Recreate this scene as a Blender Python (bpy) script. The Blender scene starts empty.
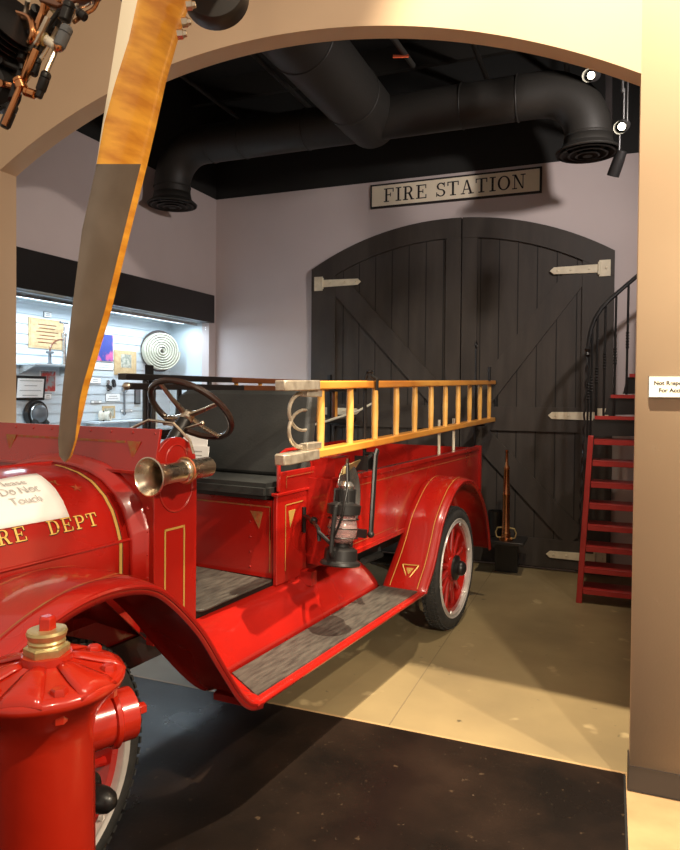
import bpy, bmesh, math, random
from math import sin, cos, pi, radians, sqrt
from mathutils import Vector as V, Matrix
random.seed(7)
sc = bpy.context.scene
col = sc.collection

# ------------------------------------------------------------------ materials
def mat(name, c, rough=.5, metal=0, spec=.5, c2=None, nscale=6, namt=.5, bump=0, bscale=40, coat=0, stretch=(1,1,1),
        rvar=0, trans=0, emit=None, es=0, detail=4, lo=.35, hi=.7):
    m = bpy.data.materials.new(name); m.use_nodes = True
    nt = m.node_tree; p = nt.nodes['Principled BSDF']
    p.inputs['Base Color'].default_value = (*c, 1)
    p.inputs['Roughness'].default_value = rough
    p.inputs['Metallic'].default_value = metal
    p.inputs['Specular IOR Level'].default_value = spec
    p.inputs['Coat Weight'].default_value = coat
    p.inputs['Coat Roughness'].default_value = .08
    p.inputs['Transmission Weight'].default_value = trans
    if emit:
        p.inputs['Emission Color'].default_value = (*emit, 1); p.inputs['Emission Strength'].default_value = es
    if c2 or bump or rvar:
        tc = nt.nodes.new('ShaderNodeTexCoord'); mp = nt.nodes.new('ShaderNodeMapping')
        mp.inputs['Scale'].default_value = stretch
        nt.links.new(tc.outputs['Object'], mp.inputs[0])
        n = nt.nodes.new('ShaderNodeTexNoise'); n.inputs['Scale'].default_value = nscale; n.inputs['Detail'].default_value = detail
        nt.links.new(mp.outputs[0], n.inputs['Vector'])
        r = nt.nodes.new('ShaderNodeMapRange'); r.inputs[1].default_value = lo; r.inputs[2].default_value = hi
        nt.links.new(n.outputs['Fac'], r.inputs[0])
        if c2:
            mx = nt.nodes.new('ShaderNodeMix'); mx.data_type = 'RGBA'
            mx.inputs[6].default_value = (*c, 1); mx.inputs[7].default_value = (*c2, 1)
            nt.links.new(r.outputs[0], mx.inputs[0]); nt.links.new(mx.outputs[2], p.inputs['Base Color'])
        if rvar:
            r2 = nt.nodes.new('ShaderNodeMapRange'); r2.inputs[1].default_value = .3; r2.inputs[2].default_value = .7
            r2.inputs[3].default_value = rough; r2.inputs[4].default_value = rough + rvar
            nt.links.new(n.outputs['Fac'], r2.inputs[0]); nt.links.new(r2.outputs[0], p.inputs['Roughness'])
        if bump:
            nb = nt.nodes.new('ShaderNodeTexNoise'); nb.inputs['Scale'].default_value = bscale; nb.inputs['Detail'].default_value = 3
            nt.links.new(mp.outputs[0], nb.inputs['Vector'])
            b = nt.nodes.new('ShaderNodeBump'); b.inputs['Strength'].default_value = bump; b.inputs['Distance'].default_value = .004
            nt.links.new(nb.outputs['Fac'], b.inputs['Height']); nt.links.new(b.outputs[0], p.inputs['Normal'])
    return m

M = {}
M['red'] = mat('fire_red_paint', (.41,.011,.006), .24, c2=(.32,.008,.005), nscale=3, coat=.8, bump=.05, bscale=60, rvar=.1)
M['hydrant'] = mat('hydrant_red_paint', (.50,.020,.006), .25, c2=(.42,.014,.004), nscale=5, coat=.4, bump=.25, bscale=22)
M['gold'] = mat('gold_leaf', (.62,.40,.10), .4, .35)
M['goldfade'] = mat('worn_gold_leaf', (.33,.17,.05), .55, .2, c2=(.45,.05,.02), nscale=40)
M['goldbright'] = mat('bright_gold_leaf', (.85,.55,.13), .45, .1)
M['shoe'] = mat('pale_cast_metal', (.62,.55,.44), .38, .6, c2=(.40,.33,.25), nscale=30)
M['rimwhite'] = mat('pale_rim_paint', (.62,.58,.54), .3, .35, c2=(.5,.45,.42), nscale=20)
M['outline'] = mat('letter_outline', (.02,.01,.008), .5)
M['black'] = mat('black_paint', (.012,.011,.011), .35, coat=.2)
M['iron'] = mat('wrought_iron', (.014,.013,.013), .42, .3, bump=.2)
M['leather'] = mat('black_leather', (.022,.024,.024), .5, c2=(.032,.034,.033), nscale=8, bump=.25, bscale=90)
M['rubber'] = mat('tyre_rubber', (.018,.018,.018), .75, c2=(.035,.033,.03), nscale=20, bump=.3)
M['chrome'] = mat('bright_metal', (.72,.72,.70), .25, .95, c2=(.5,.48,.45), nscale=15)
M['nickel'] = mat('tarnished_nickel', (.78,.70,.58), .22, 1, c2=(.52,.43,.32), nscale=18, rvar=.15)
M['brass'] = mat('cast_brass', (.62,.50,.24), .38, .65, c2=(.42,.32,.13), nscale=30, bump=.3, bscale=60)
M['copper'] = mat('polished_copper', (.62,.28,.12), .25, 1, c2=(.40,.17,.08), nscale=12)
M['woodlad'] = mat('varnished_ash', (.74,.34,.06), .32, c2=(.55,.19,.025), nscale=9, stretch=(1,.25,1), coat=.4)
M['rung'] = mat('varnished_rung', (.84,.48,.13), .32, c2=(.70,.34,.06), nscale=12, coat=.4)
M['wooddark'] = mat('dark_stained_wood', (.20,.060,.018), .35, c2=(.05,.018,.008), nscale=4, coat=.4, stretch=(1,.3,1))
M['woodblack'] = mat('black_stained_wood', (.012,.010,.010), .3, coat=.4)
M['mat'] = mat('ribbed_grey_mat', (.085,.075,.062), .55, c2=(.032,.028,.024), nscale=10, stretch=(6,1,1), detail=6, bump=.3)
M['floorback'] = mat('sealed_concrete', (.30,.225,.115), .34, c2=(.20,.15,.078), nscale=1.6, rvar=.2, detail=8, bump=.05, bscale=30)
M['floordark'] = mat('dark_stained_concrete', (.008,.006,.005), .22, spec=.22, c2=(.024,.013,.008), nscale=2.2, rvar=.28, detail=9, bump=.08, bscale=50, lo=.4, hi=.75)
def specks(m, colr, scale, thr):
    nt = m.node_tree; p = nt.nodes['Principled BSDF']; l = p.inputs['Base Color'].links[0]; src = l.from_socket
    tc = nt.nodes.new('ShaderNodeTexCoord'); n = nt.nodes.new('ShaderNodeTexNoise'); n.inputs['Scale'].default_value = scale; n.inputs['Detail'].default_value = 3
    nt.links.new(tc.outputs['Object'], n.inputs['Vector'])
    r = nt.nodes.new('ShaderNodeMapRange'); r.inputs[1].default_value = thr; r.inputs[2].default_value = thr+.06; nt.links.new(n.outputs['Fac'], r.inputs[0])
    mx = nt.nodes.new('ShaderNodeMix'); mx.data_type = 'RGBA'; mx.inputs[7].default_value = (*colr, 1)
    nt.links.new(r.outputs[0], mx.inputs[0]); nt.links.new(src, mx.inputs[6]); nt.links.new(mx.outputs[2], p.inputs['Base Color'])
specks(M['floordark'], (.16,.12,.08), 90, .71); specks(M['floordark'], (.05,.033,.02), 26, .68)
specks(M['floorback'], (.10,.08,.045), 14, .70); specks(M['floorback'], (.42,.32,.17), 5, .66)
M['tile'] = mat('tan_floor', (.46,.30,.15), .35, c2=(.34,.21,.10), nscale=5, rvar=.2, detail=6)
M['beige'] = mat('beige_wall_paint', (.66,.475,.30), .7, c2=(.62,.44,.275), nscale=2, bump=.04, bscale=150)
M['mauve'] = mat('grey_wall_paint', (.62,.54,.53), .75, bump=.05, bscale=150, c2=(.59,.51,.50), nscale=2)
M['blackwall'] = mat('black_wall_paint', (.012,.012,.011), .8)
M['duct'] = mat('black_painted_duct', (.023,.021,.018), .55, .1, bump=.1)
M['door'] = mat('stained_barn_door', (.034,.027,.022), .6, c2=(.056,.045,.037), nscale=4, stretch=(3,3,.5), detail=7, bump=.15, bscale=30, rvar=.1)
M['groove'] = mat('door_groove', (.008,.007,.006), .8)
M['hinge'] = mat('pale_painted_iron', (.78,.70,.52), .5, c2=(.66,.58,.42), nscale=20)
M['signface'] = mat('cream_sign_face', (.90,.80,.62), .5)
M['signink'] = mat('black_sign_letter', (.015,.012,.012), .5)
M['paper'] = mat('white_paper', (.93,.92,.90), .7)
M['ink'] = mat('faint_pencil', (.48,.47,.46), .8)
M['inkdark'] = mat('dark_ink', (.12,.11,.10), .7)
M['slat'] = mat('white_slatwall', (.62,.68,.72), .5)
M['casewall'] = mat('pale_case_lining', (.60,.68,.72), .6)
M['stairred'] = mat('red_painted_steel', (.42,.03,.025), .4, c2=(.34,.022,.018), nscale=9)
M['base'] = mat('dark_vinyl_skirting', (.035,.026,.022), .45)
M['propwood'] = mat('laminated_walnut', (.80,.37,.035), .30, c2=(.55,.20,.015), nscale=7, stretch=(2.6,1,5), coat=.6, detail=5, lo=.4, hi=.65)
M['proplit'] = mat('lit_leading_edge', (.95,.84,.62), .35, coat=.4)  # light caught by the blade edge, put into the colour
M['sheath'] = mat('dark_blade_sheathing', (.105,.080,.062), .42, .15, c2=(.13,.10,.078), nscale=14, rvar=.12)
M['glassy'] = mat('lantern_glass', (.75,.52,.50), .12, trans=.75, spec=.7)
M['ceramic'] = mat('white_ceramic', (.75,.70,.58), .3)
M['hosew'] = mat('white_canvas_hose', (.62,.60,.48), .8, c2=(.50,.48,.38), nscale=60)
M['tanp'] = mat('yellowed_paper', (.62,.45,.24), .7, c2=(.50,.33,.16), nscale=30)
M['tag'] = mat('orange_tag', (.75,.12,.04), .6)
M['grey'] = mat('grey_plastic', (.13,.14,.15), .35)
M['blueprint'] = mat('blue_poster', (.05,.07,.30), .4, c2=(.55,.12,.30), nscale=12, lo=.5, hi=.6)
M['redphoto'] = mat('red_truck_photo', (.30,.30,.30), .4, c2=(.45,.05,.04), nscale=25, lo=.45, hi=.55)
M['greyphoto'] = mat('grey_photo_print', (.25,.27,.22), .5, c2=(.55,.52,.42), nscale=40, lo=.42, hi=.58)
M['lampglow'] = mat('lit_lamp_face', (.9,.85,.7), .4, emit=(1,.88,.66), es=14)
M['tubeglow'] = mat('lit_tube', (.8,.9,1), .4, emit=(.75,.9,1), es=5)

# ------------------------------------------------------------------ mesh builder
class MB:
    def __init__(s): s.bm = bmesh.new(); s.mats = []; s.cur = 0
    def use(s, m):
        if m not in s.mats: s.mats.append(m)
        s.cur = s.mats.index(m); return s
    def face(s, pts):
        vs = [s.bm.verts.new(p) for p in pts]
        try:
            f = s.bm.faces.new(vs); f.material_index = s.cur; return f
        except ValueError: return None
    def fv(s, vs):
        try: f = s.bm.faces.new(vs); f.material_index = s.cur; return f
        except ValueError: return None
    def box(s, x0, x1, y0, y1, z0, z1, mx=None, bev=0):
        P = [V((x, y, z)) for x in (x0, x1) for y in (y0, y1) for z in (z0, z1)]
        if mx: P = [mx @ p for p in P]
        v = [s.bm.verts.new(p) for p in P]
        fs = [s.fv([v[i] for i in q]) for q in ((0,1,3,2),(4,6,7,5),(0,4,5,1),(2,3,7,6),(0,2,6,4),(1,5,7,3))]
        if bev:
            es = set(e for f in fs if f for e in f.edges)
            bmesh.ops.bevel(s.bm, geom=list(es), offset=bev, segments=2, affect='EDGES', clamp_overlap=True)
        return s
    def prism(s, pts, n, d):            # pts: 3-D polygon, extruded by vector n*d
        n = V(n) * d; a = [s.bm.verts.new(V(p)) for p in pts]; b = [s.bm.verts.new(V(p) + n) for p in pts]
        s.fv(a); s.fv(b[::-1]); k = len(a)
        for i in range(k): s.fv([a[i], b[i], b[(i+1) % k], a[(i+1) % k]])
        return s
    def grid(s, rows, closed=False, caps=False):
        R = [[s.bm.verts.new(V(p)) for p in r] for r in rows]
        for i in range(len(R)-1):
            k = len(R[i])
            for j in range(k if closed else k-1):
                s.fv([R[i][j], R[i][(j+1) % k], R[i+1][(j+1) % k], R[i+1][j]])
        if caps: s.fv(R[0][::-1]); s.fv(R[-1])
        return s
    def tube(s, path, r, n=10, cap=True, flat=1.0):
        path = [V(p) for p in path]; rows = []; up = None
        for i, p in enumerate(path):
            t = (path[min(i+1, len(path)-1)] - path[max(i-1, 0)]).normalized()
            if up is None:
                up = V((0,0,1)) if abs(t.z) < .9 else V((1,0,0))
            a = t.cross(up).normalized(); b = a.cross(t).normalized(); up = b
            rr = r[i] if isinstance(r, (list, tuple)) else r
            rows.append([p + a*rr*cos(2*pi*k/n) + b*rr*flat*sin(2*pi*k/n) for k in range(n)])
        return s.grid(rows, True, cap)
    def lathe(s, o, ax, prof, n=24, cap=True):   # prof [(r, h)...] along axis ax from o
        o = V(o); ax = V(ax).normalized(); a = ax.orthogonal().normalized(); b = ax.cross(a)
        rows = [[o + ax*h + (a*cos(2*pi*k/n) + b*sin(2*pi*k/n))*max(r, 1e-4) for k in range(n)] for r, h in prof]
        return s.grid(rows, True, cap)
    def ring(s, o, ax, R, r, n=40, m=8, a0=0, a1=2*pi, sq=1):
        o = V(o); ax = V(ax).normalized(); a = ax.orthogonal().normalized(); b = ax.cross(a)
        full = abs(a1-a0-2*pi) < 1e-6; rows = []
        for i in range(n+1 if not full else n+1):
            t = a0 + (a1-a0)*i/n; d = a*cos(t) + b*sin(t)
            rows.append([o + d*(R + r*cos(2*pi*k/m)) + ax*r*sq*sin(2*pi*k/m) for k in range(m)])
        return s.grid(rows, True, not full)
    def ball(s, o, r, n=12, sc_=(1,1,1)):
        rows = []
        for i in range(1, n):
            t = pi*i/n
            rows.append([V(o) + V((sin(t)*cos(2*pi*k/(2*n))*r*sc_[0], sin(t)*sin(2*pi*k/(2*n))*r*sc_[1], cos(t)*r*sc_[2])) for k in range(2*n)])
        return s.grid(rows, True, True)
    def build(s, name, m=None, parent=None, smooth=35, solid=0, bevel=0, sub=0, off=0):
        bmesh.ops.remove_doubles(s.bm, verts=s.bm.verts, dist=1e-5)
        bmesh.ops.recalc_face_normals(s.bm, faces=s.bm.faces)
        me = bpy.data.meshes.new(name); s.bm.to_mesh(me); s.bm.free()
        ms = s.mats or [m]
        for k in ms: me.materials.append(M[k])
        if m and s.mats and m not in s.mats: pass
        me.shade_smooth(); me.set_sharp_from_angle(angle=radians(smooth))
        o = bpy.data.objects.new(name, me); col.objects.link(o)
        if parent: o.parent = parent
        if solid:
            q = o.modifiers.new('t', 'SOLIDIFY'); q.thickness = solid; q.offset = off
        if bevel:
            q = o.modifiers.new('b', 'BEVEL'); q.width = bevel; q.segments = 2; q.limit_method = 'ANGLE'
        if sub:
            q = o.modifiers.new('s', 'SUBSURF'); q.levels = sub; q.render_levels = sub
        return o

def tag(o, label=None, cat=None, group=None, kind=None):
    if label: o['label'] = label
    if cat: o['category'] = cat
    if group: o['group'] = group
    if kind: o['kind'] = kind
    return o
def empty(name, label, cat, loc=(0,0,0), rz=0, group=None):
    o = bpy.data.objects.new(name, None); col.objects.link(o); o.empty_display_size = .1
    o.location = loc; o.rotation_euler = (0, 0, rz); return tag(o, label, cat, group)
def structure(mb, name, m=None, **k): return tag(mb.build(name, m, **k), kind='structure')
def copy_tree(o, parent=None):
    c = o.copy(); col.objects.link(c); c.parent = parent
    for ch in [x for x in bpy.data.objects if x.parent == o]: copy_tree(ch, c)
    return c

# ------------------------------------------------------------------ slab-serif lettering
def glyph(ch):
    S = []                                                    # convex quads in a unit-high cell
    def r(x0, y0, x1, y1): S.append([(x0,y0),(x1,y0),(x1,y1),(x0,y1)])
    def q(*p): S.append(list(p))
    def arc(cx, cy, rx, ry, a0, a1, ws, wt, n=14):
        for i in range(n):
            t0 = radians(a0+(a1-a0)*i/n); t1 = radians(a0+(a1-a0)*(i+1)/n)
            def P(t, inn):
                k = (rx-ws, ry-wt) if inn else (rx, ry)
                return (cx+k[0]*cos(t), cy+k[1]*sin(t))
            S.append([P(t0,0), P(t1,0), P(t1,1), P(t0,1)])
    t = .07
    def stem(c=.2): r(c-.075, 0, c+.075, 1)
    if ch == 'I': stem(.22); r(0,0,.44,t); r(0,1-t,.44,1); w=.44
    elif ch == 'F': stem(); r(0,0,.42,t); r(0,1-t,.78,1); r(.71,.72,.78,1); r(.2,.48,.54,.55); r(.5,.38,.56,.66); w=.8
    elif ch == 'E': stem(); r(0,0,.8,t); r(0,1-t,.78,1); r(.71,.72,.78,1); r(.73,0,.8,.28); r(.2,.48,.54,.55); r(.5,.38,.56,.66); w=.82
    elif ch == 'P': stem(); r(0,0,.42,t); r(0,1-t,.46,1); r(.2,.44,.46,.51); arc(.44,.72,.32,.28,-90,90,.15,t); w=.78
    elif ch == 'R': stem(); r(0,0,.40,t); r(0,1-t,.46,1); r(.2,.46,.46,.53); arc(.42,.73,.31,.27,-90,90,.15,t); q((.40,.5),(.56,.5),(.78,.04),(.62,.04)); r(.6,0,.88,t); w=.88
    elif ch == 'D': stem(); r(0,0,.42,t); r(0,1-t,.42,1); arc(.40,.5,.44,.5,-90,90,.16,t); w=.86
    elif ch == 'T': stem(.42); r(0,1-t,.84,1); r(0,.7,.07,1); r(.77,.7,.84,1); r(.2,0,.64,t); w=.86
    elif ch == 'O': arc(.44,.5,.44,.5,0,360,.15,t,28); w=.88
    elif ch == 'A': q((.11,0),(.17,0),(.46,1),(.38,1)); q((.38,1),(.50,1),(.84,0),(.68,0)); r(.2,.3,.68,.36); r(0,0,.3,t); r(.56,0,.96,t); w=.94
    elif ch == 'N': r(.14,0,.2,1); r(.72,0,.78,1); q((.1,1),(.27,1),(.78,0),(.68,0)); r(0,1-t,.22,1); r(0,0,.34,t); r(.58,1-t,.92,1); w=.92
    elif ch == 'Y': stem2=r(.36,0,.51,.45); q((.36,.45),(.51,.45),(.27,1),(.1,1)); q((.36,.45),(.51,.45),(.78,1),(.7,1)); r(0,1-t,.36,1); r(.56,1-t,.88,1); r(.2,0,.66,t); w=.86
    elif ch == 'S':
        arc(.37,.735,.31,.265,20,270,.13,t); arc(.37,.265,.33,.265,-160,90,.13,t); r(.6,.68,.66,1); r(.03,0,.09,.32); w=.72
    else: w=.5
    return S, w
def lettering(mb, text, h, fn, thick=.0, spacing=.12, widen=1.0):
    x = 0
    for ch in text:
        if ch == ' ': x += .55*h; continue
        S, w = glyph(ch)
        for quad in S:
            a = [mb.bm.verts.new(fn(x+px*h*widen, py*h, thick)) for px, py in quad]
            b = [mb.bm.verts.new(fn(x+px*h*widen, py*h, 0)) for px, py in quad]
            mb.fv(a); mb.fv(b)
            for i in range(4): mb.fv([a[i], a[(i+1)%4], b[(i+1)%4], b[i]])
        x += (w*widen+spacing)*h
    return x
def text_width(text, h, spacing=.12, widen=1.0):
    x = 0
    for ch in text: x += .55*h if ch == ' ' else (glyph(ch)[1]*widen+spacing)*h
    return x - spacing*h
def plain_text(body, size, mx, m, name, parent, ext=.0006):
    cu = bpy.data.curves.new(name, 'FONT'); cu.body = body; cu.size = size; cu.offset = size*.035; cu.extrude = ext
    o = bpy.data.objects.new(name, cu); col.objects.link(o)
    dg = bpy.context.evaluated_depsgraph_get()
    me = bpy.data.meshes.new_from_object(o.evaluated_get(dg)); bpy.data.objects.remove(o)
    me.transform(mx); me.materials.clear(); me.materials.append(M[m]); me.name = name
    o = bpy.data.objects.new(name, me); col.objects.link(o); o.parent = parent; return o

# ------------------------------------------------------------------ camera
H = 1.45; FPX = 680.; CY = 404.
yaw, pitch, roll = radians(21.7), radians(-1.0), .0088
fw = V((-sin(yaw)*cos(pitch), cos(yaw)*cos(pitch), sin(pitch)))
r0 = V((cos(yaw), sin(yaw), 0)); u0 = r0.cross(fw)
CR = (r0*cos(roll) + u0*sin(roll)); CU = (u0*cos(roll) - r0*sin(roll))
cam = bpy.data.cameras.new('camera'); co = bpy.data.objects.new('camera', cam); col.objects.link(co)
cam.sensor_width = 36; cam.lens = 36*FPX/850; cam.shift_y = (CY-425)/850*1.0
cam.clip_start = .05
mx = Matrix((CR, CU, -fw)).transposed().to_4x4(); mx.translation = (0, 0, H); co.matrix_world = mx
sc.camera = co
def at(px, py, d): return V((0,0,H)) + (fw + CR*((px-340)/FPX) - CU*((py-CY)/FPX))*d

# ================================================================== THE SETTING
YN, YF, YB = 2.69, 2.80, 5.85          # arch wall near face, far face, back wall
XL = -3.67                              # left wall of the bay
AX0, AX1 = -3.02, .085
ARC_C = (-1.4675, -.135); ARC_R = 3.15
def arch_z(x): return ARC_C[1] + sqrt(max(0, ARC_R**2 - (x-ARC_C[0])**2))
# arch wall
mb = MB().use('beige'); NS = 48; ztop = 4.3
xs = [AX0 + (AX1-AX0)*i/NS for i in range(NS+1)]
for y in (YN, YF):
    mb.face([(-6.5,y,0),(AX0,y,0),(AX0,y,ztop),(-6.5,y,ztop)])
    mb.face([(AX1,y,0),(3.5,y,0),(3.5,y,ztop),(AX1,y,ztop)])
    for a, b in zip(xs, xs[1:]): mb.face([(a,y,arch_z(a)),(b,y,arch_z(b)),(b,y,ztop),(a,y,ztop)])
for a, b in zip(xs, xs[1:]): mb.face([(a,YN,arch_z(a)),(a,YF,arch_z(a)),(b,YF,arch_z(b)),(b,YN,arch_z(b))])
for x in (AX0, AX1): mb.face([(x,YN,0),(x,YF,0),(x,YF,arch_z(x)),(x,YN,arch_z(x))])
mb.face([(-6.5,YN,ztop),(3.5,YN,ztop),(3.5,YF,ztop),(-6.5,YF,ztop)])
for x in (-6.5,3.5): mb.face([(x,YN,0),(x,YF,0),(x,YF,ztop),(x,YN,ztop)])
structure(mb, 'wall_front')
mb = MB().use('base')
mb.box(AX1-.006, 3.5, YN-.006, YN-.0005, .004, .095); mb.box(AX1-.006, AX1-.0005, YN-.006, YF+.004, .004, .095)
structure(mb, 'baseboard_front', bevel=.002)
mb = MB().use('base'); mb.box(-6.5, AX0+.006, YN-.006, YN-.0005, .004, .095)
structure(mb, 'baseboard_front_left')
# back wall, black painted above 3.35 m
mb = MB().use('mauve'); mb.box(XL-.6, 2.3, YB, YB+.1, 0, 3.35); mb.use('blackwall').box(XL-.6, 2.3, YB, YB+.1, 3.35, 4.3)
structure(mb, 'wall_back')
# left wall with the display case let into it
C0, C1, CZ0, CZ1, CXB = 3.0, 5.73, .95, 2.12, -4.12
mb = MB().use('mauve')
mb.box(XL-.08, XL, YF, C0, 0, 3.35); mb.box(XL-.08, XL, C1, YB, 0, 3.35)
mb.box(XL-.08, XL, C0, C1, 0, CZ0-.02); mb.box(XL-.08, XL, C0, C1, CZ1+.27, 3.35)
mb.use('blackwall').box(XL-.08, XL, YF, YB, 3.35, 4.3)
structure(mb, 'wall_left')
mb = MB().use('mauve'); mb.box(2.2, 2.3, YF, YB, 0, 3.35); mb.use('blackwall').box(2.2, 2.3, YF, YB, 3.35, 4.3)
structure(mb, 'wall_right')
mb = MB().use('blackwall'); mb.box(XL-.6, 2.3, YF, YB+.1, 4.3, 4.4)
structure(mb, 'ceiling')
# floors
mb = MB().use('floorback'); mb.box(XL, 2.2, 2.80, YB, -.1, 0)
mb.use('floordark')
mb.box(-6.5, .066, -2.5, 2.80, -.1, 0)
mb.use('tile'); mb.box(.074, 3.5, -2.5, 2.80, -.1, 0)
mb.use('groove'); mb.box(.066, .074, -2.5, 2.80, -.1, -.004)
structure(mb, 'floor')
# floor joints
mb = MB().use('tile'); mb.box(-3.02, .085, 2.799, 2.812, -.002, .0012)
structure(mb, 'trim_1')
M['seam'] = mat('concrete_joint', (.19,.14,.075), .6)
mb = MB().use('seam')
mb.box(-.88,-.874,2.815,YB,-.002,.0006)
structure(mb, 'trim_2')
# ceiling joists and conduits in the black ceiling space
for i, x in enumerate((-3.2,-2.5,-.95,-.35)):
    mb = MB().use('duct'); mb.tube([(x,2.9,3.95),(x,5.8,3.95)], .02)
    o = structure(mb, 'trim_%d' % (3+i))
mb = MB().use('duct')
for y in (3.3,4.1,5.4): mb.box(XL, 2.2, y, y+.05, 4.1, 4.3)
structure(mb, 'trim_7')

# ------------------------------------------------------------------ fire station door (fixed pair of leaves, barn style)
DX0, DX1, DZ, DAP = -2.60, .015, 2.585, 2.95
DC = (DX0+DX1)/2; hw = (DX1-DX0)/2; ris = DAP-DZ; DR = (hw*hw+ris*ris)/(2*ris); dcz = DAP-DR
def door_z(x, inset=0): return dcz + sqrt(max(0, (DR-inset)**2-(x-DC)**2))
def door_leaf(x0, x1, outer, n):
    y = YB-.035
    o = MB().use('door')
    xs = [x0+(x1-x0)*i/16 for i in range(17)]
    o.prism([(x0,y,.02),(x1,y,.02)] + [(x,y,door_z(x)) for x in reversed(xs)], (0,1,0), .034)
    # frame stiles, arched rail, middle rail, braces - all proud of the planks
    f = y-.022
    s = .23 if outer else .2
    lo, hi = (x0, x0+.24) if outer < 0 else (x1-.24, x1)
    li, hi2 = (x1-.13, x1) if outer < 0 else (x0, x0+.13)
    for a, b in ((lo, hi), (li, hi2)):
        o.prism([(a,f,.02),(b,f,.02),(b,f,door_z(b)-.002),(a,f,door_z(a)-.002)], (0,1,0), .022)
    for a, b in zip(xs, xs[1:]):
        o.prism([(a,f-.004,door_z(a,.17)),(b,f-.004,door_z(b,.17)),(b,f-.004,door_z(b)),(a,f-.004,door_z(a))], (0,1,0), .026)
    o.box(x0+.01, x1-.01, f+.002, y, 1.14, 1.34); o.box(x0+.01, x1-.01, f+.002, y, .03, .26)
    # diagonal braces: from the outer top hinge down to the centre, from the outer foot up to the centre
    xo, xi = (x0+.26, x1-.14) if outer < 0 else (x1-.26, x0+.14)
    for (za, zb) in ((2.44, 1.36), (.28, 1.12)):
        a = V((xo, f+.004, za)); b = V((xi, f+.004, zb)); d = (b-a).normalized(); p = V((-d.z,0,d.x))*.09
        o.prism([a-p, b-p, b+p, a+p], (0,1,0), .018)
    # plank grooves
    o.use('groove')
    k = 1
    while x0+.155*k < x1-.05:
        gx = x0+.155*k; o.box(gx-.004, gx+.004, y-.0015, y, .03, door_z(gx,.17)); k += 1
    ob = structure(o, 'door_%d' % n, bevel=.004)
    # strap hinges
    for z in (2.45, 1.275, .14):
        h = MB().use('hinge'); sgn = 1 if outer < 0 else -1; e = x0+.03 if outer < 0 else x1-.03
        yy = f-.010
        h.box(min(e,e+sgn*.085), max(e,e+sgn*.085), yy, f-.004, z-.065, z+.065)
        h.prism([(e+sgn*.085,yy,z-.034),(e+sgn*.43,yy,z-.028),(e+sgn*.46,yy,z),(e+sgn*.43,yy,z+.028),(e+sgn*.085,yy,z+.034)], (0,1,0), .006)
        for bx in (.03,.16,.30,.40): h.lathe((e+sgn*bx, yy, z), (0,-1,0), [(.011,0),(.008,.006),(0,.007)], 10)
        h.tube([(e+sgn*.085,yy-.003,z-.05),(e+sgn*.085,yy-.003,z+.05)], .011)
        q = h.build('strap_hinge', None, ob, bevel=.0015); q['label'] = 'pale painted strap hinge with pointed end'
    return ob
door_leaf(DX0, -1.205, -1, 1)
door_leaf(-1.195, DX1, 1, 2)

# ------------------------------------------------------------------ FIRE STATION sign
e = empty('station_sign', 'white FIRE STATION sign with black border above barn doors', 'sign', (-1.297, YB-.001, 3.105))
w = 1.49; h = .215
mb = MB().use('signink'); mb.box(-w/2, w/2, -.022, 0, 0, h); mb.build('border', None, e, bevel=.003)
mb = MB().use('signface'); mb.box(-w/2+.017, w/2-.017, -.026, -.020, .017, h-.017); mb.build('face', None, e)
mb = MB().use('signink'); th = .120; tw = text_width('FIRE STATION', th, .14, .97)
lettering(mb, 'FIRE STATION', th, lambda x, y, t: V((x-tw/2, -.0262-t, .048+y)), .002, .14, .97); mb.build('lettering', None, e)

# ------------------------------------------------------------------ small notice on the arch wall
e = empty('wall_notice', 'small white responsibility notice on the beige arch wall', 'sign', (.125, YN-.001, 1.44))
mb = MB().use('inkdark'); mb.box(0,.27,-.006,0,0,.078); mb.build('frame', None, e)
mb = MB().use('signface'); mb.box(.003,.267,-.008,-.005,.003,.075); mb.build('face', None, e)
rx = Matrix.Translation((.018,-.0085,.046)) @ Matrix.Rotation(pi/2,4,'X')
plain_text('Not Responsible', .0205, rx, 'signink', 'lettering', e); plain_text('For Accidents', .0205, Matrix.Translation((.016,0,-.026)) @ rx, 'signink', 'lettering', e)

# ------------------------------------------------------------------ display case in the left wall
e = empty('display_case', 'lit wall display case with white slatted back and black top fascia', 'display case', (0,0,0))
mb = MB().use('slat'); z = CZ0
mb.box(CXB-.03, CXB-.008, C0, C1, CZ0, CZ1)
while z < CZ1-.01:
    mb.box(CXB-.008, CXB, C0, C1, z+.010, min(z+.072, CZ1)); z += .076
mb.build('slatted_back', None, e)
mb = MB().use('casewall')
mb.box(CXB-.03, XL-.081, C1, C1+.03, CZ0, CZ1+.03); mb.box(CXB-.03, XL-.081, C0-.03, C0, CZ0, CZ1+.03)
mb.box(CXB-.03, XL-.001, C0, C1, CZ0-.02, CZ0)
mb.build('lining', None, e)
mb = MB().use('casewall'); mb.box(CXB-.03, XL-.081, C0, C1, CZ1, CZ1+.03); mb.build('case_ceiling', None, e)
mb = MB().use('black'); mb.box(XL-.08, XL+.03, YF+.004, 5.78, CZ1, CZ1+.27); mb.build('fascia', None, e, bevel=.003)
mb = MB().use('tubeglow'); mb.box(XL-.20, XL-.16, C0+.1, C1-.15, CZ1-.022, CZ1-.004); o = mb.build('light_tube', None, e)
mb = MB().use('chrome'); mb.box(XL-.135, XL-.12, C0+.02, C1-.02, CZ1-.03, CZ1-.0005); mb.build('valance', None, e)
gm = bpy.data.materials.new('case_glass'); gm.use_nodes = True; nt = gm.node_tree; nt.nodes.clear()
out = nt.nodes.new('ShaderNodeOutputMaterial'); mxs = nt.nodes.new('ShaderNodeMixShader'); tr = nt.nodes.new('ShaderNodeBsdfTransparent'); gl = nt.nodes.new('ShaderNodeBsdfGlossy')
gl.inputs['Roughness'].default_value = .02; mxs.inputs[0].default_value = .035
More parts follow.
